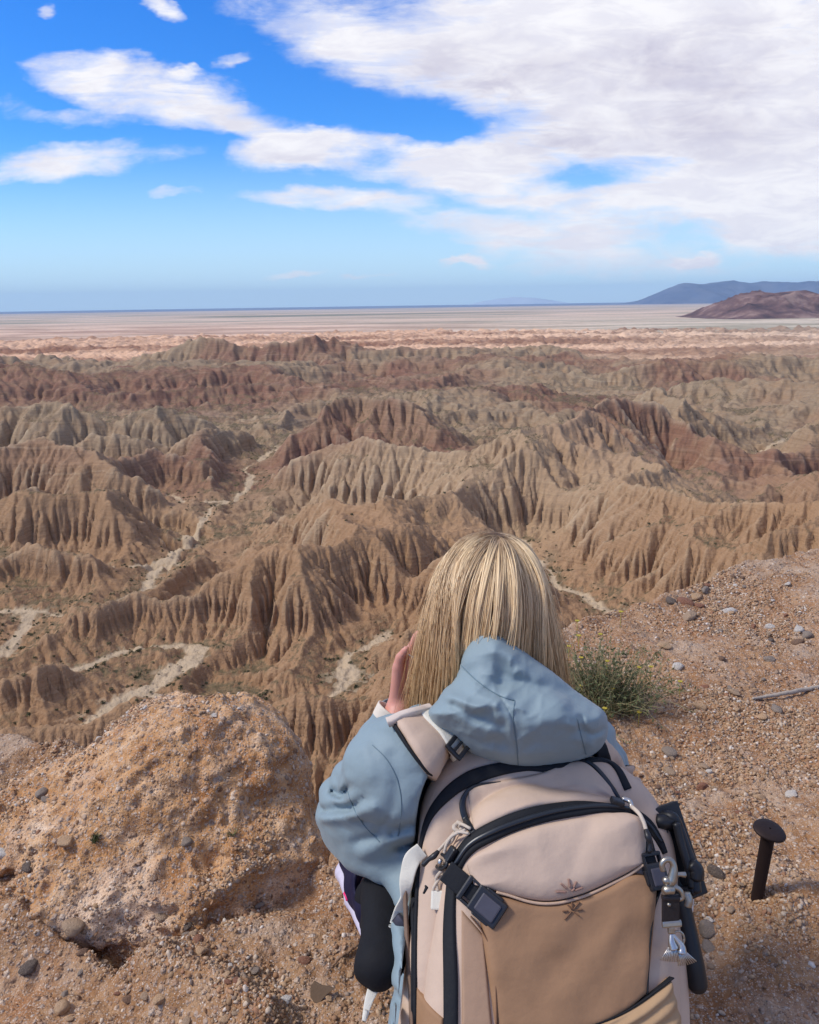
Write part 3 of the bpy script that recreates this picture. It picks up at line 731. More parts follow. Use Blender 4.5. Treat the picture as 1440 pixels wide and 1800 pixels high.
BLACKCLOTH = mat_fabric('black_stretch_fabric', (.007, .007, .009), 900, .8, .2, .2)
person = empty('person', (0.13, 1.12, 0.0), 'blonde woman sitting at the cliff edge in a blue hooded jacket, hand at her cheek', 'person')

HEAD = W(864, 1078, 1.21); NECK = W(900, 1225, 1.20)
SHL, ELL, WRL = W(694, 1335, 1.15), W(648, 1446, 1.26), W(706, 1238, 1.340)
SHR, ELR, WRR = W(1030, 1330, 1.23), W(1062, 1450, 1.42), W(925, 1225, 1.42)
PEL = np.array([.155, 1.075, .125]); CHE = np.array([.14, 1.11, .44])
def on_ground(px, py, up=0.0):
    q = ray(px, py); t = np.linspace(1.0, 3.0, 800); p = CAM+q*t[:, None]; i = int(np.argmax(p[:, 2] < ground_z(p[:, 0], p[:, 1]))); return p[i]+[0, 0, up]
HEEL, TOE = on_ground(664, 1662), on_ground(616, 1508)
KNL, ANL = np.array([-.03, 1.34, .225]), HEEL+[.0, .03, .085]
KNR, ANR = np.array([.30, 1.55, .26]), np.array([.27, 1.78, .05])
def body_limbs(F, g, k=.03):
    F.cap(PEL+[-.075, 0, 0], PEL+[.075, 0, 0], .105*g, .105*g, k); F.cap(PEL, CHE, .125*g, .13*g, k)
    F.cap(PEL+[-.08, .03, -.01], KNL, .082*g, .056*g, k); F.cap(KNL, ANL, .052*g, .036*g, k)
    F.cap(PEL+[.08, .03, -.01], KNR, .082*g, .056*g, k); F.cap(KNR, ANR, .052*g, .036*g, k)
def hand(F, wr, tip, side, up):
    """palm and five fingers laid along the cheek; wr wrist, tip middle finger tip, side: unit vector towards the thumb, up: away from the face"""
    L = np.linalg.norm(tip-wr); d = (tip-wr)/L; side = side-d*(side@d); side /= np.linalg.norm(side); nrm = np.cross(d, side); nrm = nrm*np.sign(nrm@up)
    pm = wr+d*L*.48
    for s in (-.026, -.009, .009, .026): F.cap(wr+d*.012+side*s*.55, pm+side*s, .012, .0105, .006)
    for s, ln, cu in ((-.028, .74, .012), (-.0095, .92, .006), (.0095, 1.0, .004), (.027, .93, .008)):
        b = pm+side*s; e = wr+d*L*ln+side*s*1.12-nrm*cu; mid = (b+e)/2+nrm*.004
        F.cap(b, mid, .0088, .0078, .003); F.cap(mid, e, .0078, .0063, .003)
    b = wr+d*.03+side*.02; mid = b+d*.03+side*.026-nrm*.006; e = mid+d*.034+side*.004-nrm*.008
    F.cap(b, mid, .0125, .0095, .006); F.cap(mid, e, .009, .0072, .003)
def build_body():
    F = Field((-.27, .80, -.06), (.5, 2.02, .95), .0044)
    body_limbs(F, .86)
    F.cap(CHE, NECK+[0, .02, -.06], .12, .07, .04); F.cap(NECK+[0, .02, -.08], HEAD+[0, .015, -.03], .055, .052, .02)
    F.ell(HEAD+[0, .005, .015], (.074, .094, .098), .01); F.ell(HEAD+[0, .045, -.055], (.052, .055, .055), .03)
    F.ell(HEAD+[0, .105, -.022], (.012, .016, .024), .012); F.ell(HEAD+[0, .085, -.105+.03], (.022, .02, .012), .012)
    for s in (-1, 1):
        F.ell(HEAD+[s*.032, .096, .006], (.014, .01, .007), .006, cut=True); F.ell(HEAD+[s*.032, .086, .004], (.0135, .0125, .011), .003)
        F.ell(HEAD+[s*.077, .012, -.018], (.011, .02, .031), .006); F.ell(HEAD+[s*.0, .1, -.062], (.02, .008, .004), .005)
    for a, b, c in ((SHL, ELL, WRL), (SHR, ELR, WRR)):
        a = a+(NECK-a)*.16; F.cap(CHE+[0, 0, .1], a, .08, .045, .05); F.cap(a, b, .042, .036, .02); F.cap(b, c, .038, .0235, .015)
    hand(F, WRL, W(742, 1101, 1.320), np.array([.5, -.2, .8]) if 0 else np.array([.75, .55, -.1]), np.array([-.8, -.5, .2]))
    hand(F, WRR, HEAD+np.array([.085, .075, .03]), np.array([-.75, .55, -.1]), np.array([.8, -.3, .2]))
    for a, s in ((ANL, -1), (ANR, 1)): F.cap(a, a+((TOE-HEEL)*.62 if s < 0 else np.array([0, .14, -.02]))-[0, 0, .035], .032, .024, .02)
    g = np.stack(np.meshgrid(*F.ax, indexing='ij'), -1)-PC
    F.f = np.maximum(F.f, -np.maximum(pack_outline(g@PU, g@PV, *MAIN_SHAPE)-.022, -(g@PW+.212)))
    return F.mesh()
obj('body', build_body(), SKIN, person)
# ring on the finger near the knuckle
_rc = W(732, 1153, 1.315); _ra = W(742, 1101, 1.320)-WRL; _ra /= np.linalg.norm(_ra)
_e1 = np.cross(_ra, [0, 1, 0]); _e1 /= np.linalg.norm(_e1); _e2 = np.cross(_ra, _e1)
SILVER = mat_plain_col('silver_metal', (.55, .52, .48), .38, 1.0)
_pt = [_rc+_e1*.0125*math.cos(t)+_e2*.0115*math.sin(t) for t in np.linspace(0, 2*math.pi, 20)]
obj('ring', tube(_pt, .0014, 6), SILVER, person)

def build_trousers():
    F = Field((-.26, .70, -.10), (.50, 1.90, .44), .0055)
    body_limbs(F, 1.0)
    F.cap(ANL, ANL-[0, 0, .055], .040, .038, .02)
    F.cap(W(680, 1560, 1.20), W(666, 1695, 1.07), .036, .033, .03)
    F.disp(lambda x, y, z: .005*fbm3(x*14, y*14, z*22, 3, 31)+.008*(.4-np.abs(noise3(x*16, y*16+z*10, z*26, 32))), .04)
    return F.mesh()
obj('leggings', build_trousers(), BLACKCLOTH, person)
NAVY = mat_fabric('navy_mesh_fabric', (.012, .010, .035), 700, .7, .3, .3)
LAV = mat_plain_col('lavender_rubber', (.55, .50, .60), .6, bump=.2)
PINK = mat_plain_col('pink_thread', (.75, .03, .16), .6)
def build_shoe(heel, toe, side, name='shoe'):
    """running shoe on the ground, toe pointing away; side: -1 left foot"""
    d = toe-heel; L = np.linalg.norm(d); d = d/L; up = np.array([0, 0, 1.0]); up = up-d*(up@d); up /= np.linalg.norm(up); w = np.cross(d, up)*-side
    def q(t, s, h): return heel+d*L*t+w*s+up*h
    F = Field(np.minimum(heel, toe)-.12, np.maximum(heel, toe)+.14, .0035); G = Field(np.minimum(heel, toe)-.12, np.maximum(heel, toe)+.14, .0035)
    F.cap(q(.12, 0, .055), q(.40, .002, .055), .034, .037, .02); F.cap(q(.40, .002, .05), q(.82, .004, .04), .040, .034, .03); F.cap(q(.82, .004, .038), q(.95, 0, .034), .034, .022, .02)
    F.cap(q(.14, 0, .075), q(.30, 0, .095), .033, .035, .02); F.cap(q(.20, 0, .10), q(.21, 0, .15), .030, .030, .008, cut=True)
    for s in (-.022, 0, .022): G.cap(q(.08, s*.7, .014), q(.45, s, .014), .014, .017, .012); G.cap(q(.45, s, .014), q(.78, s*1.15, .014), .017, .017, .012); G.cap(q(.78, s*1.15, .014), q(.98, s*.4, .018), .017, .010, .012)
    sh = obj(name, F.mesh(), NAVY, person); obj('sole', G.mesh(), LAV, sh)
    obj('lace', join([tube([q(t, -.020, .080-.05*(t-.38)), q(t+.01, 0, .089-.05*(t-.38)), q(t, .020, .080-.05*(t-.38))], .0022, 6, 10) for t in (.40, .47, .54, .61)]), LAV, sh)
    return sh, q
_sh, _q = build_shoe(HEEL, TOE, -1); tag(_sh, 'navy running shoe with a lavender sole edge and a pink stitch')
obj('pink_stitch', tube([_q(.40, -.043, .048), _q(.36, -.042, .050), _q(.33, -.041, .046)], .004, 6), PINK, _sh)
_hr = np.array([ANR[0], ANR[1]-.03, float(ground_z(ANR[0], ANR[1]-.03))]); _tr = np.array([ANR[0]-.01, ANR[1]+.22, float(ground_z(ANR[0]-.01, ANR[1]+.22))])
build_shoe(_hr, _tr, 1)
def seam_px(x, y, z):
    """world to picture coordinates"""
    p = np.stack([x, y, z-CAM_H], -1); d = p@_f
    return 720+FOC*(p@_r)/d, 900-FOC*(p@_u)/d, d
def build_jacket():
    F = Field((-.26, .70, -.04), (.44, 1.50, .78), .0044)
    F.cap(PEL+[-.07, 0, -.05], PEL+[.06, 0, -.05], .135, .135, .03); F.cap(PEL, CHE, .145, .15, .04)
    F.cap(CHE+[-.02, 0, .1], SHL+[.025, 0, -.02], .11, .078, .06); F.cap(CHE+[.02, 0, .1], SHR+[-.03, 0, -.02], .11, .074, .06)
    F.cap(SHL+[0, 0, -.015], W(673, 1415, 1.22), .070, .074, .04); F.cap(W(673, 1415, 1.22), ELL, .074, .056, .035)
    F.cap(W(641, 1425, 1.22), W(664, 1476, 1.20), .062, .052, .04)
    F.cap(W(662, 1478, 1.19), W(678, 1506, 1.17), .040, .022, .03)
    F.cap(ELL, W(670, 1335, 1.34), .062, .048, .04); F.cap(W(670, 1335, 1.34), W(692, 1264, 1.36), .048, .036, .03)
    F.cap(SHR+[-.012, 0, -.01], ELR+[-.02, 0, 0], .070, .066, .04); F.cap(ELR, WRR-[0, 0, .03], .066, .042, .03)
    F.cap(W(742, 1560, 1.15), W(752, 1800, 1.0), .045, .045, .04)
    F.cap(W(692, 1264, 1.36), WRL, .026, .028, .004, cut=True)
    F.ell(NECK+[0, .05, .05], (.075, .08, .09), .02, cut=True)
    def d(x, y, z):
        px, py, dd = seam_px(x, y, z)
        o = .006*fbm3(x*12, y*12, z*12, 2, 41) + .008*(.4-np.abs(noise3(x*15+y*9, y*11, z*24, 42))) + .003*(.4-np.abs(noise3(x*34, y*30+z*16, z*40, 44)))
        # creases that run across the sleeve towards the elbow
        def crease(pts, a, w):
            dist, _ = seg_dist(px, py, [(*p, 0) for p in pts]); return 1.15*a*np.exp(-(dist/(w*1.25))**2)*sstep(1.36, 1.26, dd)
        o += crease([(585,1392),(600,1400),(612,1385)], .010, 5) + crease([(570,1425),(615,1420),(640,1405)], .007, 6) - crease([(566,1440),(620,1437),(655,1420)], .006, 8)
        o += crease([(700,1490),(735,1480),(760,1485)], .008, 6) + crease([(690,1465),(730,1452)], .006, 7) - crease([(640,1500),(700,1475),(735,1465)], .005, 9)
        o += crease([(690,1330),(700,1370),(690,1420)], .004, 10) - crease([(640,1320),(650,1360)], .004, 12) + crease([(625,1480),(660,1470),(680,1440)], .004, 6)
        o += crease([(700,1600),(715,1640),(722,1690)], .008, 6) + crease([(690,1745),(715,1775),(725,1800)], .010, 6) + crease([(1080,1300),(1090,1350)], .004, 8)
        return o
    F.disp(d, .05)
    g = np.stack(np.meshgrid(*F.ax, indexing='ij'), -1)-PC      # the back is pressed flat by the pack
    o = pack_outline(g@PU, g@PV, *MAIN_SHAPE); c = g@PW+.192
    F.f = np.maximum(F.f, -np.maximum(o-.006, -c))
    return F.mesh()
_jk = build_jacket(); JBVH = BVHTree.FromPolygons(_jk[0].tolist(), _jk[1].tolist())
jacket = obj('jacket', _jk, JACKET, person)
SHIRT = mat_fabric('cream_knit', (.66, .58, .48), 500, .9, .08, .4)
_a, _b = W(688, 1258, 1.335), W(700, 1240, 1.335); _d = (_b-_a)/np.linalg.norm(_b-_a)
_n1 = np.cross(_d, [0, 1, 0]); _n1 /= np.linalg.norm(_n1); _n2 = np.cross(_d, _n1)
def cuff():
    rows = []
    for h, r in ((-.012, .028), (.004, .030), (.008, .0305), (.008, .0275), (-.004, .026)):
        rows.append([_a+_d*h+r*(_n1*math.cos(t)+_n2*.9*math.sin(t)) for t in np.linspace(0, 2*math.pi, 40)])
    V = np.array(rows).reshape(-1, 3); return V, grid_faces(5, 40)
obj('shirt_cuff', cuff(), SHIRT, person)
DARKTRIM = mat_plain_col('dark_trim', (.015, .015, .018), .6)
obj('sleeve_badge', tube([W(611, 1326, 1.268), W(617, 1334, 1.262), W(621, 1339, 1.262)], .0042, 8), DARKTRIM, jacket)

# hood: an empty bag of cloth hanging on the back
HOOD = [(855,1107),(835,1116),(815,1148),(806,1180),(796,1198),(780,1213),(768,1232),(753,1250),(757,1266),(770,1280),(790,1291),(832,1326),(885,1344),(930,1349),(975,1345),(1020,1337),(1050,1322),(1067,1298),(1069,1268),(1062,1250),(1040,1233),(1010,1212),(975,1183),(940,1158),(905,1132),(880,1114)]
def poly_sd(X, Y, P):
    d = np.full(X.shape, 1e9); ins = np.zeros(X.shape, bool); n = len(P)
    for i in range(n):
        a, b = P[i], P[(i+1) % n]; e = b-a; L = e@e+1e-9
        t = np.clip(((X-a[0])*e[0]+(Y-a[1])*e[1])/L, 0, 1); d = np.minimum(d, np.hypot(X-a[0]-t*e[0], Y-a[1]-t*e[1]))
        c = ((a[1] > Y) != (b[1] > Y)) & (X < (b[0]-a[0])*(Y-a[1])/(b[1]-a[1]+1e-12)+a[0]); ins ^= c
    return np.where(ins, d, -d)
def pillow(outline, dmid, thick, edge, folds=None, step=2.5, dstep=.0035, dr=(-.1, .08), back=.6):
    """a closed cushion of cloth: outline in picture units, dmid(px,py) its middle depth, thick its half thickness"""
    P = smooth_path(outline, 160, True); lo = P.min(0)-8; hi = P.max(0)+8
    ax = np.arange(lo[0], hi[0], step); ay = np.arange(lo[1], hi[1], step); X, Y = np.meshgrid(ax, ay, indexing='ij')
    sd = poly_sd(X, Y, P); e = np.clip(sd/edge, 0, 1); prof = np.sqrt(np.maximum(1-(1-e)**2, 0))
    th = thick(X, Y)*prof; fo = folds(X, Y)*np.minimum(prof*1.5, 1) if folds else 0
    dm = dmid(X, Y); az = np.arange(dm.min()+dr[0], dm.max()+dr[1], dstep)
    D = az[None, None, :]; front = dm-th-fo; rear = dm+th*back
    f = np.maximum(front[..., None]-D, D-rear[..., None])
    f = np.maximum(f, (-sd*step*.0004)[..., None])
    v, q = surface_nets(f, (ax[0], ay[0], az[0]), (step, step, dstep))
    w = CAM + (_f + (v[:, :1]-720)/FOC*_r + (900-v[:, 1:2])/FOC*_u)*v[:, 2:3]
    return w, q[:, ::-1]
def fold(X, Y, pts, a, w, sharp=1):
    d, _ = seg_dist(X, Y, [(*p, 0) for p in smooth_path(pts, 14)]); return a*np.exp(-(d/w)**(2*sharp))
def hood_folds(X, Y):
    o = .009*fbm2(X/80, Y/60, 2, 301) + .007*(.4-np.abs(noise2(X/62+Y/150, Y/40-X/120, 303))) + .003*(.4-np.abs(noise2(X/26, Y/30+X/60, 304)))
    o = o + fold(X, Y, [(812,1175),(840,1200),(880,1225),(905,1232)], -.003, 2) + fold(X, Y, [(880,1225),(900,1260),(908,1310),(910,1345)], -.003, 2)
    o = o + fold(X, Y, [(800,1240),(840,1262),(880,1275)], -.012, 11) + fold(X, Y, [(790,1225),(830,1240),(870,1240)], .010, 10)
    o = o + fold(X, Y, [(870,1135),(900,1160),(950,1195),(990,1235)], .010, 16) + fold(X, Y, [(880,1195),(930,1205),(985,1215),(1040,1245)], -.013, 15)
    o = o + fold(X, Y, [(930,1275),(990,1262),(1050,1258)], .007, 16) + fold(X, Y, [(1020,1280),(1045,1290),(1062,1282)], -.011, 6) + fold(X, Y, [(1015,1300),(1040,1310)], .006, 8) + fold(X, Y, [(1022,1262),(1030,1295),(1028,1325)], -.006, 6)
    o = o + fold(X, Y, [(850,1320),(900,1330),(970,1325)], .006, 12) + fold(X, Y, [(780,1265),(830,1295),(880,1305)], -.006, 12)
    return o
def hood_mid(X, Y): return 1.115+.00018*(1107-Y)*-.35-.00012*np.abs(X-900)*-.3
hood = obj('hood', pillow(HOOD, hood_mid, lambda X, Y: .03+.055*sstep(1100, 1280, Y), 75, hood_folds, dr=(-.13, .09)), JACKET, jacket)

_hv = pillow(HOOD, hood_mid, lambda X, Y: .03+.055*sstep(1100, 1280, Y), 75, hood_folds, dr=(-.13, .09)); HBVH = BVHTree.FromPolygons(_hv[0].tolist(), _hv[1].tolist())
# ------------------------------------------------------------ hair
def mat_hair():
    m = NT('blonde_hair'); c = m.attr('tint', False)
    m.fin(c, .38, None, .5); m.b.inputs['Anisotropic'].default_value = .5
    return m.m
def build_hair():
    rng = np.random.default_rng(7)
    crown = W(878, 968, 1.19)-HEAD
    rad = np.array([.083, .108, .107]); off = np.array([-.002, .002, .006])
    VS, QS, TS = [], [], []; n0 = 0
    N = 25000; NS = 26; ncl = 230
    cl_a = np.sort(rng.uniform(0, 2*math.pi, ncl)); cl_t = rng.normal(0, 1, ncl); cl_o = rng.normal(0, 1, (ncl, 3))
    e = (crown-off)/rad; e /= np.linalg.norm(e)
    t1 = np.cross(e, [0, 1, 0]); t1 = -t1/np.linalg.norm(t1)                # to the right
    if t1[0] < 0: t1 = -t1
    t2 = np.cross(e, t1)
    if t2[1] < 0: t2 = -t2                                                 # towards the face
    for i in range(N):
        a = rng.uniform(0, 2*math.pi); ci = int(np.searchsorted(cl_a, a)) % ncl
        da = ((cl_a[ci]-a+math.pi) % (2*math.pi))-math.pi
        lay = rng.beta(2.2, 1.2); clump = .55+.25*rng.random()
        # parting: roots spread along a line from the crown towards the left front
        pr = rng.random()**1.3*.95
        root = e+(-.28*t1+.96*t2)*pr*.75+(rng.normal(0, .035)*t1); root /= np.linalg.norm(root)
        side = math.sin(a)*1; dirn = math.cos(a)*t2*-1+math.sin(a)*t1       # a=0: down the back
        if pr > .25: dirn = dirn-t2*.2; dirn = dirn+np.sign(dirn@t1+1e-6)*t1*.9
        dirn /= np.linalg.norm(dirn)
        sc = .93+.10*lay+.012*cl_o[ci, 0]+(.02 if cl_t[ci] > .9 else 0)
        sl_ = np.linspace(0, 1, NS); pts = []
        az = math.atan2(dirn@t1, -(dirn@t2))                               # angle at which the lock hangs, 0 = back
        # on the head
        phi_end = 1.62+.1*rng.normal()*.3
        tang = dirn-root*(dirn@root); tang /= np.linalg.norm(tang)
        nh = 13
        for k in range(nh):
            p = phi_end*k/(nh-1)*(.62+.38*abs(math.cos(az))*.6+.2)
            q = root*math.cos(p)+tang*math.sin(p)
            if q[2] < -.05 and k > 4: break
            pts.append(off+q*rad*sc*(.97+.03*min(1, k/3)))
        pts = np.array(pts); last = pts[-1]; v = pts[-1]-pts[-2]; v /= np.linalg.norm(v)
        # then hanging
        front = dirn@t2
        x = last[0]
        if x < 0: end = np.array([last[0]*.80-.035-.02*lay+.03*(.5-front), last[1]*.8+.01, -.205+.045*rng.random()**2])
        else: end = np.array([last[0]*.94+.014+.008*lay, last[1]*.9-.005, -.155+.04*rng.random()**2])
        if abs(az) < .8: end = np.array([last[0]*1.1, last[1]*.75, -.15])
        end = end+cl_o[ci]*[.006, .005, .007]+rng.normal(0, .0026, 3)+v*rng.uniform(0, .03)
        L = np.linalg.norm(end-last); t = np.linspace(0, 1, NS-len(pts)+1)[1:, None]
        hang = (1-t)**2*last+2*t*(1-t)*(last+v*L*.5)+t*t*end
        P = np.concatenate([pts, hang])
        w = np.linspace(0, 1, len(P))[:, None]
        P = P+cl_o[ci]*.003*np.sin(w*5+cl_t[ci]*3)+rng.normal(0, .0022, 3)*w
        if rng.random() < .035: P = P+np.array([rng.normal(0, .014)+.006*np.sign(last[0]), rng.normal(0, .012), rng.normal(0, .010)])*w**1.6+np.array([1, .3, .2])*(.004*np.sin(w*rng.uniform(4, 9)+rng.uniform(0, 6)))*w
        P = P+HEAD
        Ta = np.gradient(P, axis=0); Ta /= np.linalg.norm(Ta, axis=1)[:, None]+1e-9
        out = P-(HEAD+off); out = out-Ta*(out*Ta).sum(1)[:, None]; out /= np.linalg.norm(out, axis=1)[:, None]+1e-9
        sd = np.cross(Ta, out); r = .00036*np.interp(w[:, 0], [0, .1, .8, 1], [.7, 1, 1, .25])[:, None]*(1+.6*rng.random())
        V = np.stack([P+sd*r, P+out*r*.9, P-sd*r], 1).reshape(-1, 3); m = len(P)
        I = np.arange(m*3).reshape(m, 3)
        Q = np.concatenate([np.stack([I[:-1, a_], I[:-1, b_], I[1:, b_], I[1:, a_]], -1) for a_, b_ in ((0, 1), (1, 2), (2, 0))])
        tone = np.clip(.66+.24*cl_t[ci]+.2*rng.normal(), 0, 1)
        root_c = np.array([.26, .15, .08]); dark = np.array([.33, .18, .075]); light = np.array([.95, .73, .44])
        base = dark+(light-dark)*tone; tipc = base*np.array([.80, .62, .44])
        ww = w; col = np.where(ww < .22, root_c*(1-ww/.22)*.9+base*(ww/.22)+root_c*0, base*(1-(ww-.22)/.78)+tipc*((ww-.22)/.78))
        VS.append(V); QS.append(Q+n0); n0 += len(V); TS.append(np.repeat(col, 3, 0))
    # the mass under the strands
    nu, nv = 40, 60; th = np.linspace(0, math.pi*.62, nu)[:, None]; ph = np.linspace(0, 2*math.pi, nv)[None, :]
    q = np.stack([np.sin(th)*np.cos(ph), np.sin(th)*np.sin(ph), np.cos(th)+0*ph], -1)*rad*.945+off+HEAD
    q[..., 2] -= .0
    keep = grid_faces(nu, nv); ctr = q.reshape(-1, 3)[keep].mean(1)-HEAD
    keep = keep[~((ctr[:, 1] > .055) & (ctr[:, 2] < .05))]
    VS.append(q.reshape(-1, 3)); QS.append(keep+n0); TS.append(np.tile([.22, .125, .065], (nu*nv, 1)))
    V = np.concatenate(VS); Q = np.concatenate(QS); T = np.concatenate(TS)
    me = np_mesh('hair', V, Q, True, dict(tint=T))
    tag(link_mesh('hair', me, mat_hair(), person), 'long straight blonde hair with darker roots')
build_hair()
# ------------------------------------------------------------ the backpack
BEIGE = mat_fabric('beige_nylon', (.55, .405, .305), 1500, .72, .06, .15)
TAN = mat_fabric('tan_nylon', (.305, .172, .092), 1500, .72, .08, .15)
TANL = mat_fabric('light_tan_nylon', (.40, .255, .14), 1500, .75, .1, .2)
WEB = mat_fabric('off_white_webbing', (.70, .66, .56), 700, .8, .06, .5)
BLACKNY = mat_fabric('black_nylon', (.010, .011, .014), 900, .7, .2, .4)
ZIPC = mat_plain_col('coated_zip', (.012, .016, .022), .35, spec=.5)
BUCK = mat_plain_col('black_plastic', (.013, .013, .016), .42, spec=.45, bump=.1)
BUCKG = mat_plain_col('grey_plastic', (.055, .052, .068), .5, spec=.4, bump=.1)
THREAD = mat_plain_col('brown_thread', (.17, .085, .045), .8)
CORD = mat_fabric('beige_cord', (.55, .46, .37), 900, .8, .1, .6)
pack = empty('backpack', tuple(PC-PV*.26), 'beige and tan camera backpack with black zips and buckles, worn by the woman', 'backpack')
def pack_body(hx, hy, rc, c0, c1, ed, cen, taper, puff, shear=0.0):
    """rounded slab in the pack's own axes: half width, half height, corner radius, from c0 to c1 along its outward axis"""
    F = Field(PC-.36, PC+.36, .0048)
    g = np.stack(np.meshgrid(*F.ax, indexing='ij'), -1)-PC
    a = g@PU-cen[0]; b = g@PV-cen[1]; c = g@PW
    d2 = pack_outline(g@PU, g@PV, hx, hy, rc, cen, taper, shear)
    pf = puff*np.clip(1-(a/hx)**2, 0, 1)*np.clip(1-(b/hy)**2, 0, 1)
    cm, ch = (c0+c1+pf)/2, (c1-c0+pf)/2
    x = d2+ed; y = np.abs(c-cm)-ch+ed
    F.f = np.hypot(np.maximum(x, 0), np.maximum(y, 0))+np.minimum(np.maximum(x, y), 0)-ed
    F.disp(lambda x, y, z: .0022*fbm3(x*16, y*16, z*16, 3, 51))
    return F.mesh()
_m = pack_body(*MAIN_SHAPE[:3], -.185, -.045, .035, *MAIN_SHAPE[3:5], .0, MAIN_SHAPE[5])
_n = pack_body(.158, .232, .115, -.11, -.004, .045, (.002, -.022), .10, .010)
main = obj('main_compartment', _m, BEIGE, pack); front = obj('front_compartment', _n, BEIGE, pack)
_v, _q = join([_m, _n]); PBVH = BVHTree.FromPolygons(_v.tolist(), _q.tolist())
_cv = Vector(CAM)
def PX(px, py, d0=None, bvh=None):
    """where the view through a picture point meets the pack, and the way it faces there"""
    q = Vector(ray(px, py)).normalized()
    bvh = bvh or PBVH; h = bvh.ray_cast(_cv, q)
    if h[0] is None:
        h = bvh.find_nearest(Vector(at(px, py, d0 or 1.04)))
    n = np.array(h[1]); n = n if n@np.array(q) < 0 else -n
    return np.array(h[0]), n
def sm(a, k=2):
    for _ in range(k):
        b = a.copy(); b[1:-1] = (a[:-2]+2*a[1:-1]+a[2:])/4; a = b
    return a
def ribbon(path, width, h=.003, lift=0, n=60, bow=0.0, d0=None, pts3=None, bvh=None):
    """a strip laid on the pack; width in picture units (one or several), h its thickness"""
    if pts3 is None:
        P2 = smooth_path(path, n); hits = [PX(*p, d0, bvh) for p in P2]
        P = sm(np.array([h_[0] for h_ in hits]), 3); N = sm(np.array([h_[1] for h_ in hits]), 6)
    else:
        P = smooth_path(pts3, n); N = np.tile(np.array([0, -1, .3]), (n, 1))
    N /= np.linalg.norm(N, axis=1)[:, None]
    T = np.gradient(P, axis=0); T /= np.linalg.norm(T, axis=1)[:, None]+1e-9; S = np.cross(T, N); S /= np.linalg.norm(S, axis=1)[:, None]+1e-9; N = np.cross(S, T)
    dep = ((P-CAM)@_f); w = np.interp(np.linspace(0, 1, n), np.linspace(0, 1, np.size(width)), np.atleast_1d(width))*dep/FOC/2
    k = 7; rows = []
    for x in np.linspace(-1, 1, k): rows.append(P+S*(w*x)[:, None]+N*(lift+h*(1-.35*abs(x)**3)+bow*(1-x*x)))
    for x in np.linspace(1, -1, k): rows.append(P+S*(w*x)[:, None]*1.0+N*(lift-.006))
    V = np.stack(rows, 1); m = 2*k; I = np.arange(n*m).reshape(n, m); J = np.roll(I, -1, 1)
    Q = np.stack([I[:-1], I[1:], J[1:], J[:-1]], -1).reshape(-1, 4)
    ends = [[I[0, j], I[0, j+1], I[0, m-2-j], I[0, m-1-j]] for j in range(k-1)]+[[I[-1, m-1-j], I[-1, m-2-j], I[-1, j+1], I[-1, j]] for j in range(k-1)]
    return V.reshape(-1, 3), np.concatenate([Q, ends])
def patch(top, bot, nu=60, nv=40, lift=.002, puff=.006, edge=.12, fold_=None):
    """a padded panel between two picture curves, lying on the pack"""
    A = smooth_path(top, nu); B = smooth_path(bot, nu); V = np.zeros((nv, nu, 3)); Nn = np.zeros((nv, nu, 3)); t = np.linspace(0, 1, nv)
    for j in range(nv):
        for i in range(nu):
            V[j, i], Nn[j, i] = PX(*(A[i]*(1-t[j])+B[i]*t[j]))
    for _ in range(5):
        for X in (V, Nn):
            X[1:-1] = (X[:-2]+2*X[1:-1]+X[2:])/4; X[:, 1:-1] = (X[:, :-2]+2*X[:, 1:-1]+X[:, 2:])/4
    Nn /= np.linalg.norm(Nn, axis=2)[..., None]
    u = np.linspace(0, 1, nu)[None, :]; v = t[:, None]
    e = np.minimum(np.minimum(u, 1-u)*1.0, np.minimum(v, 1-v)*1.0)/edge; pr = np.sqrt(np.clip(1-(1-np.clip(e, 0, 1))**2, 0, 1))
    hgt = lift+puff*pr+(fold_(u, v)*pr if fold_ is not None else 0)
    Vt = V+Nn*hgt[..., None]
    I = np.arange(nu*nv).reshape(nv, nu); Q = grid_faces(nv, nu)[:, ::-1]
    b = np.concatenate([I[0, :], I[1:, -1], I[-1, -2::-1], I[-2:0:-1, 0]]); Vb = (V-Nn*.008).reshape(-1, 3)[b]; o = nu*nv+np.arange(len(b))
    sk = np.stack([b, np.roll(b, -1), np.roll(o, -1), o], -1)
    return np.concatenate([Vt.reshape(-1, 3), Vb]), np.concatenate([Q, sk])

# black gap of the main zip and the panels
obj('main_zip', ribbon([(730,1800),(731,1660),(735,1560),(741,1485),(757,1433),(792,1391),(830,1367),(875,1353),(925,1347),(960,1350),(1000,1344),(1050,1336),(1082,1348),(1104,1388)], [8,8,8,10,15,22,26,22,16,14,12,12,14,14], .0035, n=110), BLACKNY, pack)
lidf = lambda u, v: -.0035*np.exp(-((u-.55-.1*v)/.06)**2)*(v < .6)+.002*noise2(u*6+0*v, v*5+0*u, 3)
obj('lid_panel', patch([(822,1391),(842,1380),(890,1371),(950,1359),(985,1345),(1022,1339),(1052,1362),(1076,1388)], [(834,1462),(860,1450),(900,1432),(950,1418),(1000,1412),(1040,1411),(1070,1413),(1092,1416)], 60, 26, .001, .006, .2, lidf), BEIGE, pack)
obj('lid_zip', ribbon([(880,1375),(840,1380),(822,1391),(813,1412),(818,1438),(834,1466)], [3,4,7,11,12,12], .004, n=50), ZIPC, pack)
obj('lid_zip', ribbon([(1030,1339),(1047,1350),(1064,1370),(1078,1390),(1092,1408)], [5,7,9,10,4], .004, n=40), ZIPC, pack)
upf = lambda u, v: .004*np.sin(u*9)*np.exp(-((v-.15)/.2)**2)+.003*np.exp(-((u-.36-.12*v)/.05)**2)*(1-v)-.003*np.exp(-((u-.62+.1*v)/.05)**2)*(1-v)
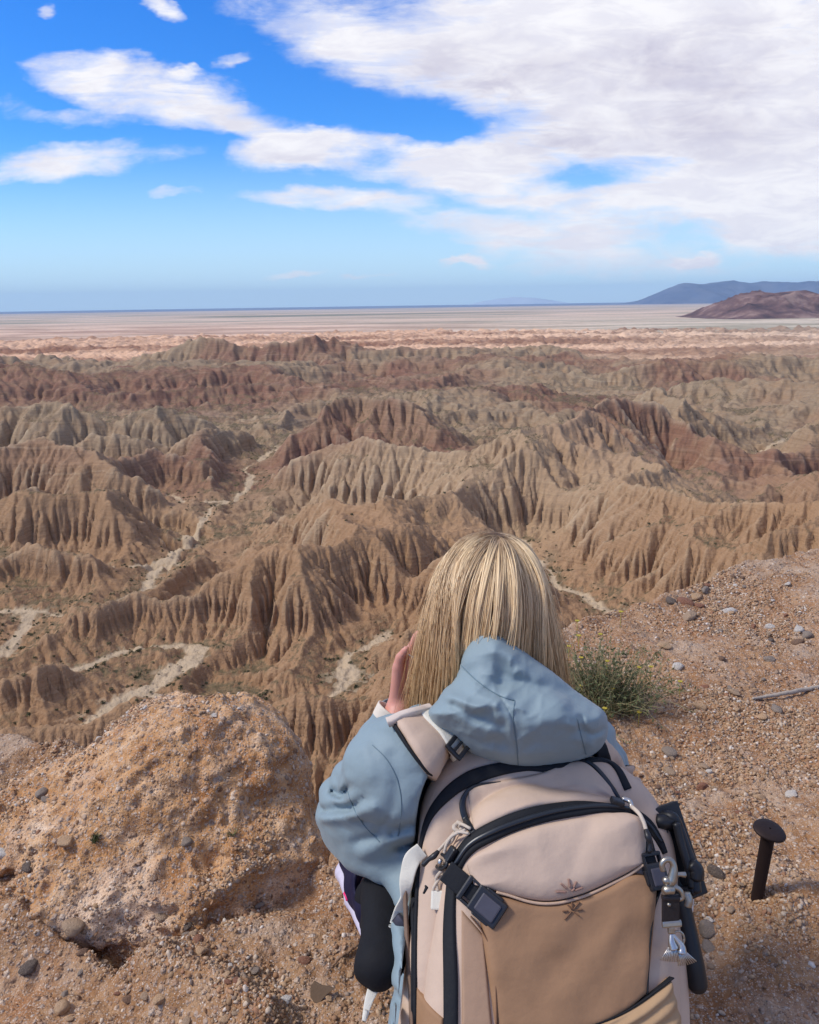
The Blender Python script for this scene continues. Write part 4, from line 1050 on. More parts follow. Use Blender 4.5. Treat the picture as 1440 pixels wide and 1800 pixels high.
obj('upper_front_panel', patch([(822,1522),(850,1494),(890,1471),(940,1453),(990,1443),(1040,1436),(1080,1433),(1110,1440),(1136,1470)], [(832,1555),(860,1564),(890,1572),(930,1582),(970,1585),(1020,1574),(1070,1552),(1105,1534),(1134,1514)], 76, 36, .002, .016, .30, upf), BEIGE, pack)
lof = lambda u, v: .003*noise2(u*5+0*v, v*4+0*u, 8)
obj('front_pocket', patch([(838,1577),(880,1574),(925,1586),(970,1589),(1020,1578),(1070,1556),(1110,1535),(1155,1545)], [(872,1812),(920,1812),(960,1812),(1000,1812),(1040,1806),(1080,1788),(1110,1768),(1137,1744)], 70, 60, .003, .009, .07, lof), TAN, pack)
obj('pocket_hem', ribbon([(872,1568),(895,1574),(930,1585),(970,1588),(1020,1577),(1070,1555),(1105,1537),(1132,1517)], 5, .004, .006, n=60), mat_fabric('pale_hem', (.52, .36, .25), 1200, .7, .05, .2), pack)
obj('side_seam', ribbon([(828,1610),(850,1640),(867,1676),(871,1730),(872,1800)], 2.2, .002, .0085, n=40), THREAD, pack)
obj('side_seam', ribbon([(1156,1562),(1145,1602),(1138,1660),(1136,1700),(1134,1746)], 3.0, .002, .0075, n=40), BLACKNY, pack)
obj('bottom_pocket', patch([(1030,1803),(1075,1786),(1110,1767),(1145,1742),(1172,1718)], [(1030,1850),(1075,1850),(1120,1850),(1160,1840),(1192,1812)], 40, 26, .006, .010, .2, lambda u, v: .002*np.sin(v*22+u*6)), TANL, pack)
obj('pocket_zip', ribbon([(1030,1802),(1075,1785),(1110,1766),(1145,1741),(1173,1716)], 2.6, .002, .010, n=40), BLACKNY, pack)
obj('side_panel', patch([(733,1735),(752,1763),(768,1780),(780,1790)], [(731,1850),(748,1850),(764,1850),(778,1850)], 20, 20, .001, .002, .1), TAN, pack)
obj('side_gusset', patch([(812,1600),(822,1612),(838,1630),(850,1645)], [(812,1812),(830,1812),(850,1812),(866,1812)], 20, 40, .001, .003, .1), mat_fabric('warm_tan_nylon', (.38, .24, .155), 1500, .72, .06, .15), pack)
arch = [(793,1830),(793,1720),(791,1640),(794,1570),(803,1522),(826,1487),(862,1464),(908,1444),(960,1430),(1015,1422),(1066,1421),(1108,1429),(1138,1448),(1158,1478),(1168,1500)]
az_ = obj('front_zip', ribbon(arch, [25,26,25,23,27,30,31,30,29,28,20,19,18,14,10], .0032, .001, 130, .0005), BLACKNY, pack)
obj('zip_coil', ribbon([(p[0]+1, p[1]+2) for p in arch[4:14]], [6,8,8,8,8,7,5,5,4], .003, .0055, 110), ZIPC, az_)
# emblem: a ring of short strokes stitched above the seam, and the same below
def logo():
    o = []; c = (998, 1570)
    for a, r0, r1 in ((100, 8, 22), (60, 9, 20), (140, 9, 22), (20, 8, 22), (180, 8, 24), (45, 2, 9)):
        x = math.cos(R(a)); y = -math.sin(R(a)); p = (c[0]+x*r0, c[1]+y*r0-3); q = (c[0]+x*r1, c[1]+y*r1-3)
        o.append(ribbon([p, ((p[0]+q[0])/2, (p[1]+q[1])/2), q], 3.4, .0022, .0172, 8))
    return join(o)
def logo2():
    o = []; c = (1003, 1599)
    for a, r0, r1 in ((95, 2, 14), (50, 2, 19), (130, 2, 14), (320, 2, 15), (228, 2, 22), (5, 7, 17), (185, 8, 18)):
        x = math.cos(R(a)); y = -math.sin(R(a)); p = (c[0]+x*r0, c[1]+y*r0); q = (c[0]+x*r1, c[1]+y*r1)
        o.append(ribbon([p, ((p[0]+q[0])/2, (p[1]+q[1])/2), q], 1.8, .0014, .0122, 8))
    return join(o)
obj('emblem', logo(), mat_plain_col('rose_brown_thread', (.26, .15, .115), .8), pack); obj('emblem', logo2(), THREAD, pack)
# buckles
def slab(c, ax, ay, n, hx, hy, hz, bev=.0025):
    """bevelled plate"""
    bm = bmesh.new(); bmesh.ops.create_cube(bm, size=2)
    for v in bm.verts: v.co = Vector((v.co.x*hx, v.co.y*hy, v.co.z*hz))
    bmesh.ops.bevel(bm, geom=bm.edges[:], offset=min(bev, hz*.9), segments=2, affect='EDGES', profile=.6)
    bmesh.ops.triangulate(bm, faces=bm.faces[:])
    M = np.stack([ax, ay, n], 1); v = np.array([M@np.array(x.co)+c for x in bm.verts]); q = np.array([[l.index for l in f.verts]+[f.verts[0].index] for f in bm.faces]); bm.free()
    return v, q
def frame3(p, q, n):
    ax = np.array(q)-np.array(p); ax /= np.linalg.norm(ax); n = n-ax*(n@ax); n /= np.linalg.norm(n); return ax, np.cross(n, ax), n
def buckle(p0, p1, wpx, parts_lift=.012):
    a, na = PX(*p0); b, nb = PX(*p1); wpx *= .80; n = (na+nb)/2; ax, ay, n = frame3(a, b, n); L = np.linalg.norm(b-a); s = ((a-CAM)@_f)/FOC; w = wpx*s/2
    o = (a+b)/2+n*parts_lift
    body = join([slab(o+ax*L*.20, ax, ay, n, L*.30, w, .006), slab(o-ax*L*.14+ay*w*.86, ax, ay, n, L*.14, w*.13, .004), slab(o-ax*L*.14-ay*w*.86, ax, ay, n, L*.14, w*.13, .004),
                 slab(o-ax*L*.30, ax, ay, n, L*.05, w*1.0, .0045), slab(o+ax*L*.20+ay*w*1.02, ax, ay, n, L*.18, w*.12, .004), slab(o+ax*L*.20-ay*w*1.02, ax, ay, n, L*.18, w*.12, .004)])
    k = obj('buckle', body, BUCK, pack, False)
    obj('buckle_face', slab(o+ax*L*.22+n*.0062, ax, ay, n, L*.20, w*.68, .0022), BUCKG, k, False)
    obj('buckle_strap', join([slab(o-ax*L*.52-n*.003, ax, ay, n, L*.24, w*.82, .0018), slab(o-ax*L*.14-n*.002, ax, ay, n, L*.13, w*.55, .0018)]), BLACKNY, k, False)
    return o, ax, ay, n, L, w
buckle((806,1546), (884,1612), 58)
rb = buckle((1131,1488), (1152,1566), 46, .010)
# zip pulls and cords
def knot_tube(name, pts, r, mat, par, n=24, k=7): return obj(name, tube(pts, r, k, n), mat, par)
def S(px, py, lift=.006):
    p, n = PX(px, py); return p+n*lift
lp = knot_tube('zip_pull', [S(833,1462,.008), S(822,1458,.012), S(806,1456,.014), S(797,1466,.012), S(784,1482,.013), S(772,1500,.014)], .0021, CORD, pack)
knot_tube('zip_pull_tip', [S(774,1497,.014), S(768,1505,.016), S(762,1512,.016), S(755,1521,.016)], [.0026,.0042,.003,.0034], BUCK, lp, 14)
knot_tube('zip_pull', [S(826,1466,.010), S(808,1480,.014), S(796,1500,.012), S(782,1527,.010), S(768,1556,.008), S(764,1566,.006)], .0021, CORD, pack)
knot_tube('zip_pull', [S(830,1470,.008), S(815,1472,.013), S(795,1478,.012), S(782,1490,.010), S(790,1498,.008)], .0019, CORD, pack)
knot_tube('cord_knot', [S(804,1448,.012), S(797,1456,.016), S(806,1462,.018), S(812,1452,.016), S(803,1446,.012)], .0030, CORD, pack, 24)
rg = knot_tube('zip_slider', [S(790+9*math.cos(t), 1519+12*math.sin(t), .012) for t in np.linspace(0, 2*math.pi, 14)], .0022, BUCK, pack, 40)
obj('slider_metal', tube([S(788,1526,.013), S(792,1516,.014)], .003, 8), SILVER, rg)
obj('zip_slider', join([slab(S(803,1506,.010), *frame3(S(797,1515), S(808,1496), PX(803,1506)[1]), .010, .006, .004)]), BUCK, pack, False)
sl2 = obj('zip_slider', join([slab(S(1080,1421,.010), *frame3(S(1069,1417), S(1091,1424), PX(1080,1421)[1]), .009, .006, .004)]), BUCK, pack, False)
obj('slider_metal', tube([S(1086,1420,.014), S(1096,1426,.016), S(1101,1433,.014)], .0032, 8, 8), SILVER, sl2)
knot_tube('zip_cord', [S(1100,1432,.014), S(1106,1446,.022), S(1114,1460,.022), S(1121,1473,.020)], .0026, CORD, sl2)
knot_tube('zip_pull_tip', [S(1120,1470,.020), S(1124,1480,.021), S(1129,1490,.018), S(1132,1502,.014)], [.003,.0046,.003,.0034], BUCK, sl2, 14)
tb, tn = PX(770, 1582); obj('loop_tab', slab(tb+tn*.005, *frame3(PX(770,1565)[0], PX(769,1598)[0], tn), .0115, .0085, .003), WEB, pack, False)
knot_tube('tab_cord', [S(771,1566,.006), S(780,1548,.010), S(790,1532,.010)], .0022, CORD, pack)
obj('edge_piping', ribbon([(733,1520),(729,1580),(728,1660),(727,1740),(726,1800)], 6, .004, n=40), BLACKNY, pack)
# shoulder straps
def strap3(pts, width, th, mat, name, par=pack, n=50, up=(0, -.75, .65)):
    P = smooth_path(pts, n); T = np.gradient(P, axis=0); T /= np.linalg.norm(T, axis=1)[:, None]; U = np.tile(np.array(up, float), (n, 1)) if np.ndim(up) == 1 else smooth_path(up, n)
    Sd = np.cross(T, U); Sd /= np.linalg.norm(Sd, axis=1)[:, None]; N = np.cross(Sd, T)
    w = np.interp(np.linspace(0, 1, n), np.linspace(0, 1, np.size(width)), np.atleast_1d(width))[:, None]/2
    an = np.linspace(0, 2*math.pi, 16, endpoint=False)
    prof = [(np.sign(math.cos(a))*abs(math.cos(a))**.35, np.sign(math.sin(a))*abs(math.sin(a))**.6) for a in an]
    V = np.stack([P+Sd*w*x+N*th*y for x, y in prof], 1); m = 16; I = np.arange(n*m).reshape(n, m); J = np.roll(I, -1, 1)
    Q = np.stack([I[:-1], J[:-1], J[1:], I[1:]], -1).reshape(-1, 4)
    e = [[I[0, j], I[0, j+1], I[0, m-2-j], I[0, m-1-j]] for j in range(m//2-1)]+[[I[-1, m-1-j], I[-1, m-2-j], I[-1, j+1], I[-1, j]] for j in range(m//2-1)]
    return obj(name, (V.reshape(-1, 3), np.concatenate([Q, e])), mat, par)
sL = obj('shoulder_strap', ribbon([(812,1402),(795,1372),(770,1335),(745,1298),(724,1268)], [70,72,70,67,66], .009, .002, bvh=JBVH, d0=1.12), BEIGE, pack)
obj('strap_piping', ribbon([(770,1380),(746,1352),(716,1312),(692,1276)], 6, .010, .001, bvh=JBVH, d0=1.12), BLACKNY, sL)
obj('strap_webbing', ribbon([(815,1335),(800,1322),(776,1297),(752,1272),(736,1262)], 26, .003, .013, bvh=JBVH, d0=1.1), WEB, sL)
obj('strap_band', ribbon([(686,1281),(705,1273),(730,1265),(757,1258)], 15, .004, .014, bvh=JBVH, d0=1.12), mat_fabric('pale_beige_band', (.62, .52, .44), 1200, .75, .05, .2), sL)
_hb = PX(795, 1314, 1.1, JBVH); _h0 = PX(780, 1298, 1.1, JBVH); _ax, _ay, _n = frame3(_h0[0], _hb[0], (_hb[1]+_h0[1])/2); _p = _hb[0]+_n*.022
_bk = join([slab(_p+_ax*.011, _ax, _ay, _n, .0032, .017, .003), slab(_p-_ax*.011, _ax, _ay, _n, .0032, .017, .003), slab(_p+_ay*.0145, _ax, _ay, _n, .011, .003, .003), slab(_p-_ay*.0145, _ax, _ay, _n, .011, .003, .003), slab(_p, _ax, _ay, _n, .0018, .015, .002)])
bk = obj('adjuster_buckle', _bk, BUCK, sL, False)
sR = obj('shoulder_strap', ribbon([(1118,1420),(1098,1378),(1075,1342),(1050,1305)], [50,46,40,36], .009, .0, bvh=JBVH, d0=1.18), BEIGE, pack)
obj('strap_mesh', ribbon([(1112,1412),(1092,1374),(1070,1342),(1045,1312)], [20,24,26,26], .004, .009, bvh=JBVH, d0=1.17), BLACKNY, sR)
# loose webbing hanging at the left side
wl = strap3([W(742,1494,1.08), W(724,1512,1.075), W(715,1545,1.075), W(712,1575,1.08), W(704,1598,1.085), W(697,1625,1.09)], [.020,.022,.021,.012,.016,.018], .0016, WEB, 'side_webbing', up=[(-.2,-.9,.3),(-.3,-.9,.2),(-.5,-.8,0),(.3,-.9,0),(.2,-.95,.1),(-.2,-.9,.1)])
strap3([W(696,1612,1.082), W(704,1622,1.078), W(712,1633,1.08)], .014, .004, BUCKG, 'webbing_adjuster', wl, 14, up=(-.4,-.8,.3))
strap3([W(694,1628,1.09), W(690,1650,1.09), W(692,1672,1.09)], [.016,.014,.006], .0014, WEB, 'webbing_tail', wl, 20)
strap3([W(712,1560,1.08), W(714,1620,1.07), W(717,1680,1.05), W(722,1750,1.02), W(724,1810,1.0)], .006, .002, mat_fabric('brown_edge_tape', (.20, .13, .09), 900, .8, .1, .3), 'edge_tape', wl, up=(-.6,-.7,.2))
strap3([W(664,1728,1.06), W(655,1742,1.05), W(647,1765,1.04), W(640,1795,1.03), W(644,1775,1.035)], [.016,.014,.010,.005,.004], .0014, WEB, 'hip_webbing', wl, 30)

# stitched seams of the jacket
SEAM = mat_plain_col('jacket_seam', (.13, .19, .22), .8)
for pth in ([(812,1170),(838,1196),(872,1220),(905,1232)], [(905,1232),(902,1262),(908,1305),(911,1344)], [(1014,1262),(1022,1295),(1030,1325)]):
    obj('hood_seam', ribbon(pth, 1.6, .0012, 0, 40, bvh=HBVH), SEAM, hood)
for pth in ([(655,1310),(680,1335),(700,1375),(706,1420),(700,1470)], [(612,1392),(622,1420),(640,1450),(668,1480)]):
    obj('jacket_seam', ribbon(pth, 1.6, .0012, 0, 40, bvh=JBVH), SEAM, jacket)
# ------------------------------------------------------------ hanging on the pack
BLACKRUB = mat_plain_col('black_rubber', (.010, .010, .012), .45, spec=.4, bump=.15)
STEEL = mat_plain_col('brushed_steel', (.38, .35, .30), .42, 1.0, bump=.15)
LEATHER = mat_plain_col('black_leather', (.014, .010, .011), .45, spec=.4, bump=.4)
DV = .985
def V_(px, py, dd=0.0): return W(px, py, DV+dd)
stand = empty('folding_phone_stand', tuple(V_(1205, 1600, .08)), 'black folding phone stand with a round handle on the right side of the backpack', 'phone stand')
_fr = [V_(1141,1438,.13), V_(1165,1434,.12), V_(1183,1438,.11), V_(1193,1458,.11), V_(1205,1492,.10), V_(1217,1524,.09), V_(1223,1568,.08)]
obj('frame', join([tube(_fr, .0078, 10, 60), tube([V_(1189,1448,.10), V_(1197,1480,.095), V_(1209,1522,.085), V_(1216,1560,.08)], .0055, 8, 30), tube([V_(1155,1444,.11), V_(1181,1446,.11)], .010, 10),
     tube([V_(1165,1470,.11), V_(1177,1520,.10), V_(1193,1562,.09), V_(1221,1566,.08)], .007, 8, 40), slab(V_(1191,1496,.112), *frame3(V_(1173,1440,.12), V_(1209,1550,.10), np.array([.3, -.8, .4])), .060, .022, .006), tube([V_(1215,1520,.085), V_(1224,1530,.082), V_(1223,1545,.08)], .010, 8, 12)]), BLACKRUB, stand)
obj('handle', tube([V_(1194,1570,.075), V_(1205,1620,.07), V_(1217,1680,.06), V_(1226,1728,.055), V_(1228,1738,.055)], [.0105,.0118,.0124,.0130,.0124,.0095], 20, 60), BLACKRUB, stand)
obj('clamp', join([tube([V_(1164,1456,.115), V_(1178,1453,.11)], .004, 8), tube([V_(1170,1460,.11), V_(1172,1476,.105), V_(1177,1494,.10)], [.0035,.0025,.002], 8, 12)]), STEEL, stand)
obj('hinge', tube([V_(1205,1570,.068), V_(1210,1582,.066), V_(1208,1592,.066)], .0062, 10, 14), STEEL, stand)
obj('paper_tag', slab(V_(1211,1598,.085), *frame3(V_(1212,1576,.085), V_(1210,1618,.085), np.array([.1, -.9, .3])), .013, .006, .0006), mat_plain_col('white_paper', (.80, .80, .78), .7), stand, False)
keys = empty('key_ring', tuple(V_(1180, 1640)), 'silver clip with a black leather fob and bristle charms hanging on the backpack', 'key ring')
k_ = -.012
obj('swivel_clip', join([tube([V_(1166,1531,k_), V_(1164,1520,k_), V_(1169,1512,k_), V_(1178,1512,k_), V_(1184,1521,k_), V_(1184,1534,k_), V_(1181,1548,k_), V_(1176,1554,k_)], [.003,.0034,.0036,.0034,.004,.0052,.006,.005], 10, 40),
     tube([V_(1170,1544,k_), V_(1174,1552,k_)], .005, 10), tube([V_(1184,1537,k_), V_(1196,1537,k_), V_(1205,1538,k_)], [.0026,.0026,.0034], 10), tube([V_(1175,1554,k_), V_(1176,1562,k_)], .0042, 10),
     tube([V_(1168,1572,k_), V_(1168,1563,k_), V_(1176,1559,k_), V_(1188,1560,k_), V_(1197,1567,k_), V_(1199,1578,k_), V_(1192,1581,k_)], .0030, 10, 40), tube([V_(1168,1565,k_-.003), V_(1184,1564,k_-.003)], .0052, 10)]), STEEL, keys)
lf = obj('leather_fob', join([slab(V_(1179,1600,k_), *frame3(V_(1180,1574,k_), V_(1180,1625,k_), np.array([0, -.9, .4])), .0185, .0105, .0028), slab(V_(1179,1578,k_), *frame3(V_(1180,1574,k_), V_(1180,1625,k_), np.array([0, -.9, .4])), .0035, .0108, .0042)]), LEATHER, keys, False)
obj('rivet', tube([V_(1176,1590,k_-.002), V_(1176,1590.2,k_-.005)], [.0028,.002], 12), STEEL, lf)
obj('cross_bar', join([slab(V_(1181,1624,k_-.001), *frame3(V_(1165,1625,k_), V_(1198,1622,k_), np.array([0, -.9, .4])), .0118, .0042, .0030), slab(V_(1180,1634,k_-.001), *frame3(V_(1180,1628,k_), V_(1180,1642,k_), np.array([0, -.9, .4])), .0052, .0042, .0028)]), STEEL, keys, False)
obj('split_ring', tube([V_(1192+11*math.cos(t), 1651+14*math.sin(t), k_) for t in np.linspace(0, 2*math.pi, 24)], .0013, 8, 60), STEEL, keys)
for c, a0, tip in (((1182, 1655), -8, 12), ((1198, 1662), 24, 10)):
    ch = obj('bristle_charm', tube([V_(1180,1640,k_), V_(c[0]-1,c[1],k_-.002), V_(c[0]+(tip-9)*.8,c[1]+12,k_-.003)], [.0022,.0042,.0060], 10, 16), SILVER, keys)
    br = []
    for i in range(9):
        for r_ in (0, 1):
            a = R(a0+(i-4)*5.5); b0 = V_(c[0]-6+i*1.5, c[1]+10, k_-.002+.003*r_); b1 = V_(c[0]-6+i*1.5-math.sin(-a)*28, c[1]+10+math.cos(a)*26, k_-.004+.004*r_)
            br.append(tube([b0, b1], .0008, 5))
    obj('bristles', join(br), SILVER, ch)

# ------------------------------------------------------------ the iron spike in the ground
def ground_at(px, py, z0=0.0):
    """the ground point seen at a picture point"""
    q = ray(px, py); t = np.linspace(1.0, 4.5, 900); p = CAM+q*t[:, None]; z, n, b = surf(p[:, 0], p[:, 1].copy())
    i = int(np.argmax(p[:, 2] < z)); return p[i], n[i], t[i]
RUST = mat_plain_col('rusty_black_iron', (.030, .018, .016), .65, .55, .4, .6, 120)
gp, gn, gd = ground_at(1331, 1578)
spike = empty('iron_spike', tuple(gp), 'rusty black iron spike with a round flat head standing in the dirt', 'spike')
top = W(1352, 1462, gd-.045); axs = (top-gp)/np.linalg.norm(top-gp)
V, Q = [], []
s_ax, s_ay, _ = frame3(gp, top, np.array([-.5, -.85, .1]))
def shaft():
    nrm = np.cross(s_ax, s_ay); rows = []
    for t, r in ((-.25, .0105), (0, .0115), (.5, .0125), (.9, .0130), (1.0, .0135)):
        for sx, sy in ((1, .55), (.55, 1), (-.55, 1), (-1, .55), (-1, -.55), (-.55, -1), (.55, -1), (1, -.55)): rows.append(gp+(top-gp)*t+r*(s_ay*sx+nrm*sy))
    v = np.array(rows); I = np.arange(40).reshape(5, 8); J = np.roll(I, -1, 1); return v, np.stack([I[:-1], J[:-1], J[1:], I[1:]], -1).reshape(-1, 4)
obj('shaft', shaft(), RUST, spike)
def disc():
    ax = axs+np.array([.10, -.10, 0]); ax /= np.linalg.norm(ax); e1 = np.cross(ax, [0, 1, 0]); e1 /= np.linalg.norm(e1); e2 = np.cross(ax, e1); rows = []
    for h, r in ((-.001, .002), (-.001, .029), (.001, .0315), (.004, .0318), (.0062, .030), (.0085, .018), (.009, .002)):
        rows.append([top+ax*h+r*(1+.03*math.sin(3*t+1))*(e1*math.cos(t)+e2*math.sin(t)) for t in np.linspace(0, 2*math.pi, 41)])
    return np.array(rows).reshape(-1, 3), grid_faces(7, 41)[:, ::-1]
obj('head', disc(), RUST, spike)

# ------------------------------------------------------------ sticks, grass tuft, shard
WOODG = mat_plain_col('weathered_grey_wood', (.36, .30, .24), .85, bump=.6, scale=150); WOODB = mat_plain_col('brown_twig_bark', (.24, .14, .08), .85, bump=.5, scale=200)
def stick(pp, r, mat, label, lift=.006, arch=0.0):
    P = []
    for i, (px, py) in enumerate(pp):
        g, n, d = ground_at(px, py); P.append(g+[0, 0, lift+arch*math.sin(math.pi*i/(len(pp)-1))])
    o = obj('stick', tube(smooth_path(P, 40)+np.random.default_rng(3).normal(0, .0008, (40, 3)), r, 8), mat); tag(o, label, 'stick')
stick([(1322,1232),(1352,1231),(1385,1226),(1415,1219),(1460,1208)], [.004,.006,.007,.006], WOODG, 'pale grey dry stick lying on the dirt slope by the right border', .008, .008)
stick([(578,1708),(600,1690),(618,1676),(636,1660)], [.0018,.0026,.0030,.002], WOODB, 'thin brown twig on the ground left of the black leggings', .004, .006)
stick([(1398,1352),(1425,1362),(1450,1374)], [.002,.0025,.002], WOODB, 'thin reddish twig below the pale stick near the right border', .004, .004)
def shard():
    g, n, d = ground_at(566, 1752); e1 = np.array([1, 0, 0]); e2 = np.array([0, .55, .8]); nn = np.cross(e1, e2)
    out = [(-.018,.012),(-.012,.019),(.0,.013),(.016,.010),(.021,.008),(.008,-.001),(-.004,-.014),(-.012,-.012),(-.018,-.004)]
    c = g+[0, -.004, .010]; k = len(out)
    f = [c+e1*a*1.1+e2*b*1.1-nn*.003+nn*.25*a*.4 for a, b in out]; r = [c+e1*a*1.1+e2*b*1.1+nn*.003+nn*.25*a*.4 for a, b in out]
    q = [[0, i, i+1, 0] for i in range(1, k-1)]+[[k, k+i+1, k+i, k] for i in range(1, k-1)]+[[i, k+i, k+(i+1) % k, (i+1) % k] for i in range(k)]
    o = obj('rock_shard', (np.array(f+r), np.array(q)), mat_plain_col('brown_slate', (.15, .095, .055), .8, bump=.5, scale=200), None, False); tag(o, 'flat brown triangular rock shard standing in the dirt below the twig', 'rock shard')
shard()
LEAF = mat_plain_col('grey_green_leaf', (.105, .12, .045), .7); STEM = mat_plain_col('dry_stem', (.26, .22, .11), .8); YEL = mat_plain_col('yellow_petals', (.42, .33, .04), .7)
rng = np.random.default_rng(12)
def blades(c, n, h, spread, w):
    V = []; Q = []
    for i in range(n):
        a = rng.uniform(0, 6.28); s = rng.uniform(.1, 1)*spread; b = c+np.array([rng.normal(0, w*3), rng.normal(0, w*3), -.004]); t = b+np.array([math.cos(a)*s, math.sin(a)*s, h*rng.uniform(.5, 1)])
        m = (b+t)/2+[0, 0, h*.12]; sd = np.array([-math.sin(a), math.cos(a), 0])*w; k = len(V)
        V += [b-sd, b+sd, m-sd*.8, m+sd*.8, t]; Q += [[k, k+1, k+3, k+2], [k+2, k+3, k+4, k+2]]
    return np.array(V), np.array(Q)
for px, py, n, h, lb in ((168, 1476, 60, .022, 'tiny green grass tuft on the gravel left of the boulder'), (405, 1470, 30, .02, 'tiny grey green weed sprouting on the face of the boulder')):
    g, nn, d = ground_at(px, py); tag(obj('grass_tuft', blades(g, n, h, .02, .0012), LEAF), lb, 'grass tuft')
# ------------------------------------------------------------ the shrub
def build_shrub():
    base, n, d = ground_at(1062, 1248); base = base+[0, .02, 0]
    sh = empty('shrub', tuple(base), 'sparse green desert shrub with tiny yellow flowers beside the woman\'s shoulder', 'shrub')
    st, lv, q0, fl = [], [], [], []
    LV = []; LQ = []; nl = 0
    for i in range(340):
        a = rng.uniform(0, 2*math.pi); el = R(rng.uniform(28, 86)); L = rng.uniform(.11, .25)
        dr = np.array([math.cos(a)*math.cos(el)*1.05, math.sin(a)*math.cos(el)*.8, math.sin(el)]); b = base+np.array([rng.normal(0, .05), rng.normal(0, .03), -.02])
        P = [b]; v = dr.copy()
        for k in range(8):
            v = v+rng.normal(0, .16, 3)+np.array([0, 0, -.03+.02*k*.3]); v /= np.linalg.norm(v); P.append(P[-1]+v*L/8)
        P = np.array(P); st.append(tube(smooth_path(P, 14), [.0016, .0006], 4))
        for k in range(rng.integers(8, 22)):
            t = rng.uniform(.25, 1); f = t*8; j = min(int(f), 7); c = P[j]+(P[j+1]-P[j])*(f-j)
            dl = rng.normal(0, 1, 3)+v*.8; dl /= np.linalg.norm(dl); sd = np.cross(dl, rng.normal(0, 1, 3)); sd /= np.linalg.norm(sd)+1e-9
            ll = rng.uniform(.006, .016); ww = ll*rng.uniform(.14, .24)
            LV += [c, c+dl*ll*.5+sd*ww, c+dl*ll, c+dl*ll*.5-sd*ww]; LQ.append([nl, nl+1, nl+2, nl+3]); nl += 4
        if i < 16 and el > R(45): fl.append(P[-1])
    obj('stems', join(st), STEM, sh); obj('leaves', (np.array(LV), np.array(LQ)), LEAF, sh)
    for px, py in ((1015, 1092), (1018, 1118), (1092, 1076)): fl.append(W(px, py, d-.02))
    for p in fl:
        pv = []
        for k in range(9):
            a = k*.698; e1 = np.array([math.cos(a), math.sin(a), .35]); pv.append(tube([p, p+e1*.0065], [.0022, .0014], 5))
        obj('flower', join(pv+[tube([p-[0, 0, .05], p], .0007, 4)]), YEL, sh)
build_shrub()

# ------------------------------------------------------------ stones and gravel
def ico(sub):
    bm = bmesh.new(); bmesh.ops.create_icosphere(bm, subdivisions=sub, radius=1); v = np.array([x.co for x in bm.verts]); f = np.array([[q.index for q in p.verts] for p in bm.faces]); bm.free(); return v, f
def rock_shape(v, seed, facet=6):
    r = np.random.default_rng(seed); v = v.copy()
    for k in range(facet):
        n = r.normal(0, 1, 3); n /= np.linalg.norm(n); h = r.uniform(.55, .85); d = v@n-h; v = v-np.outer(np.maximum(d, 0)*.9, n)
    v = v*(1+.10*noise3(v[:, 0]*2+seed, v[:, 1]*2, v[:, 2]*2, seed)[:, None]); return v*np.array([1, r.uniform(.65, .95), r.uniform(.5, .75)])
def mat_stone(name, c1, c2):
    m = NT(name); P = m.n('ShaderNodeTexCoord').outputs['Object']; n = m.noise(P, 2.2, 5, .65)
    c = m.mix(n, c1, c2); c = m.mix(m.step(m.noise(P, 9, 3, .6), .55, .7, 0, .5), c, (.50, .36, .24))
    return m.fin(c, .85, m.bump(m.noise(P, 7, 5, .7), .6, .15), .25)
STONES = {'pale orange': mat_stone('pale_orange_stone', (.50, .30, .16), (.64, .44, .27)), 'grey': mat_stone('grey_stone', (.24, .185, .145), (.38, .305, .245)), 'dark grey': mat_stone('dark_grey_stone', (.10, .075, .062), (.20, .155, .125)),
          'tan': mat_stone('tan_stone', (.36, .24, .15), (.52, .37, .25)), 'white': mat_stone('white_stone', (.60, .52, .44), (.78, .72, .64)), 'reddish brown': mat_stone('reddish_stone', (.25, .10, .06), (.36, .18, .11)), 'brown': mat_stone('brown_stone', (.17, .095, .06), (.28, .17, .11))}
_iv, _if = ico(3); SHAPES = [rock_shape(_iv, 40+k) for k in range(8)]; CACHE = {}
def stone(px, py, rad, color, label, group=None, seed=0, p=None):
    rad = rad*(.8 if p is None else 1)
    g, n, d = ground_at(px, py) if p is None else p
    key = (seed % 8, color)
    if key not in CACHE:
        me = np_mesh('stone', SHAPES[seed % 8], _if, True); me.materials.append(STONES[color]); CACHE[key] = me
    o = bpy.data.objects.new('stone', CACHE[key]); COL.objects.link(o); o.location = g+n*rad*.18; r = np.random.default_rng(seed+900)
    o.rotation_euler = (r.uniform(-.25, .25), r.uniform(-.25, .25), r.uniform(0, 6.28)); o.scale = (rad*r.uniform(.95, 1.25), rad, rad*r.uniform(.85, 1.1))
    tag(o, label, 'stone', group); return o
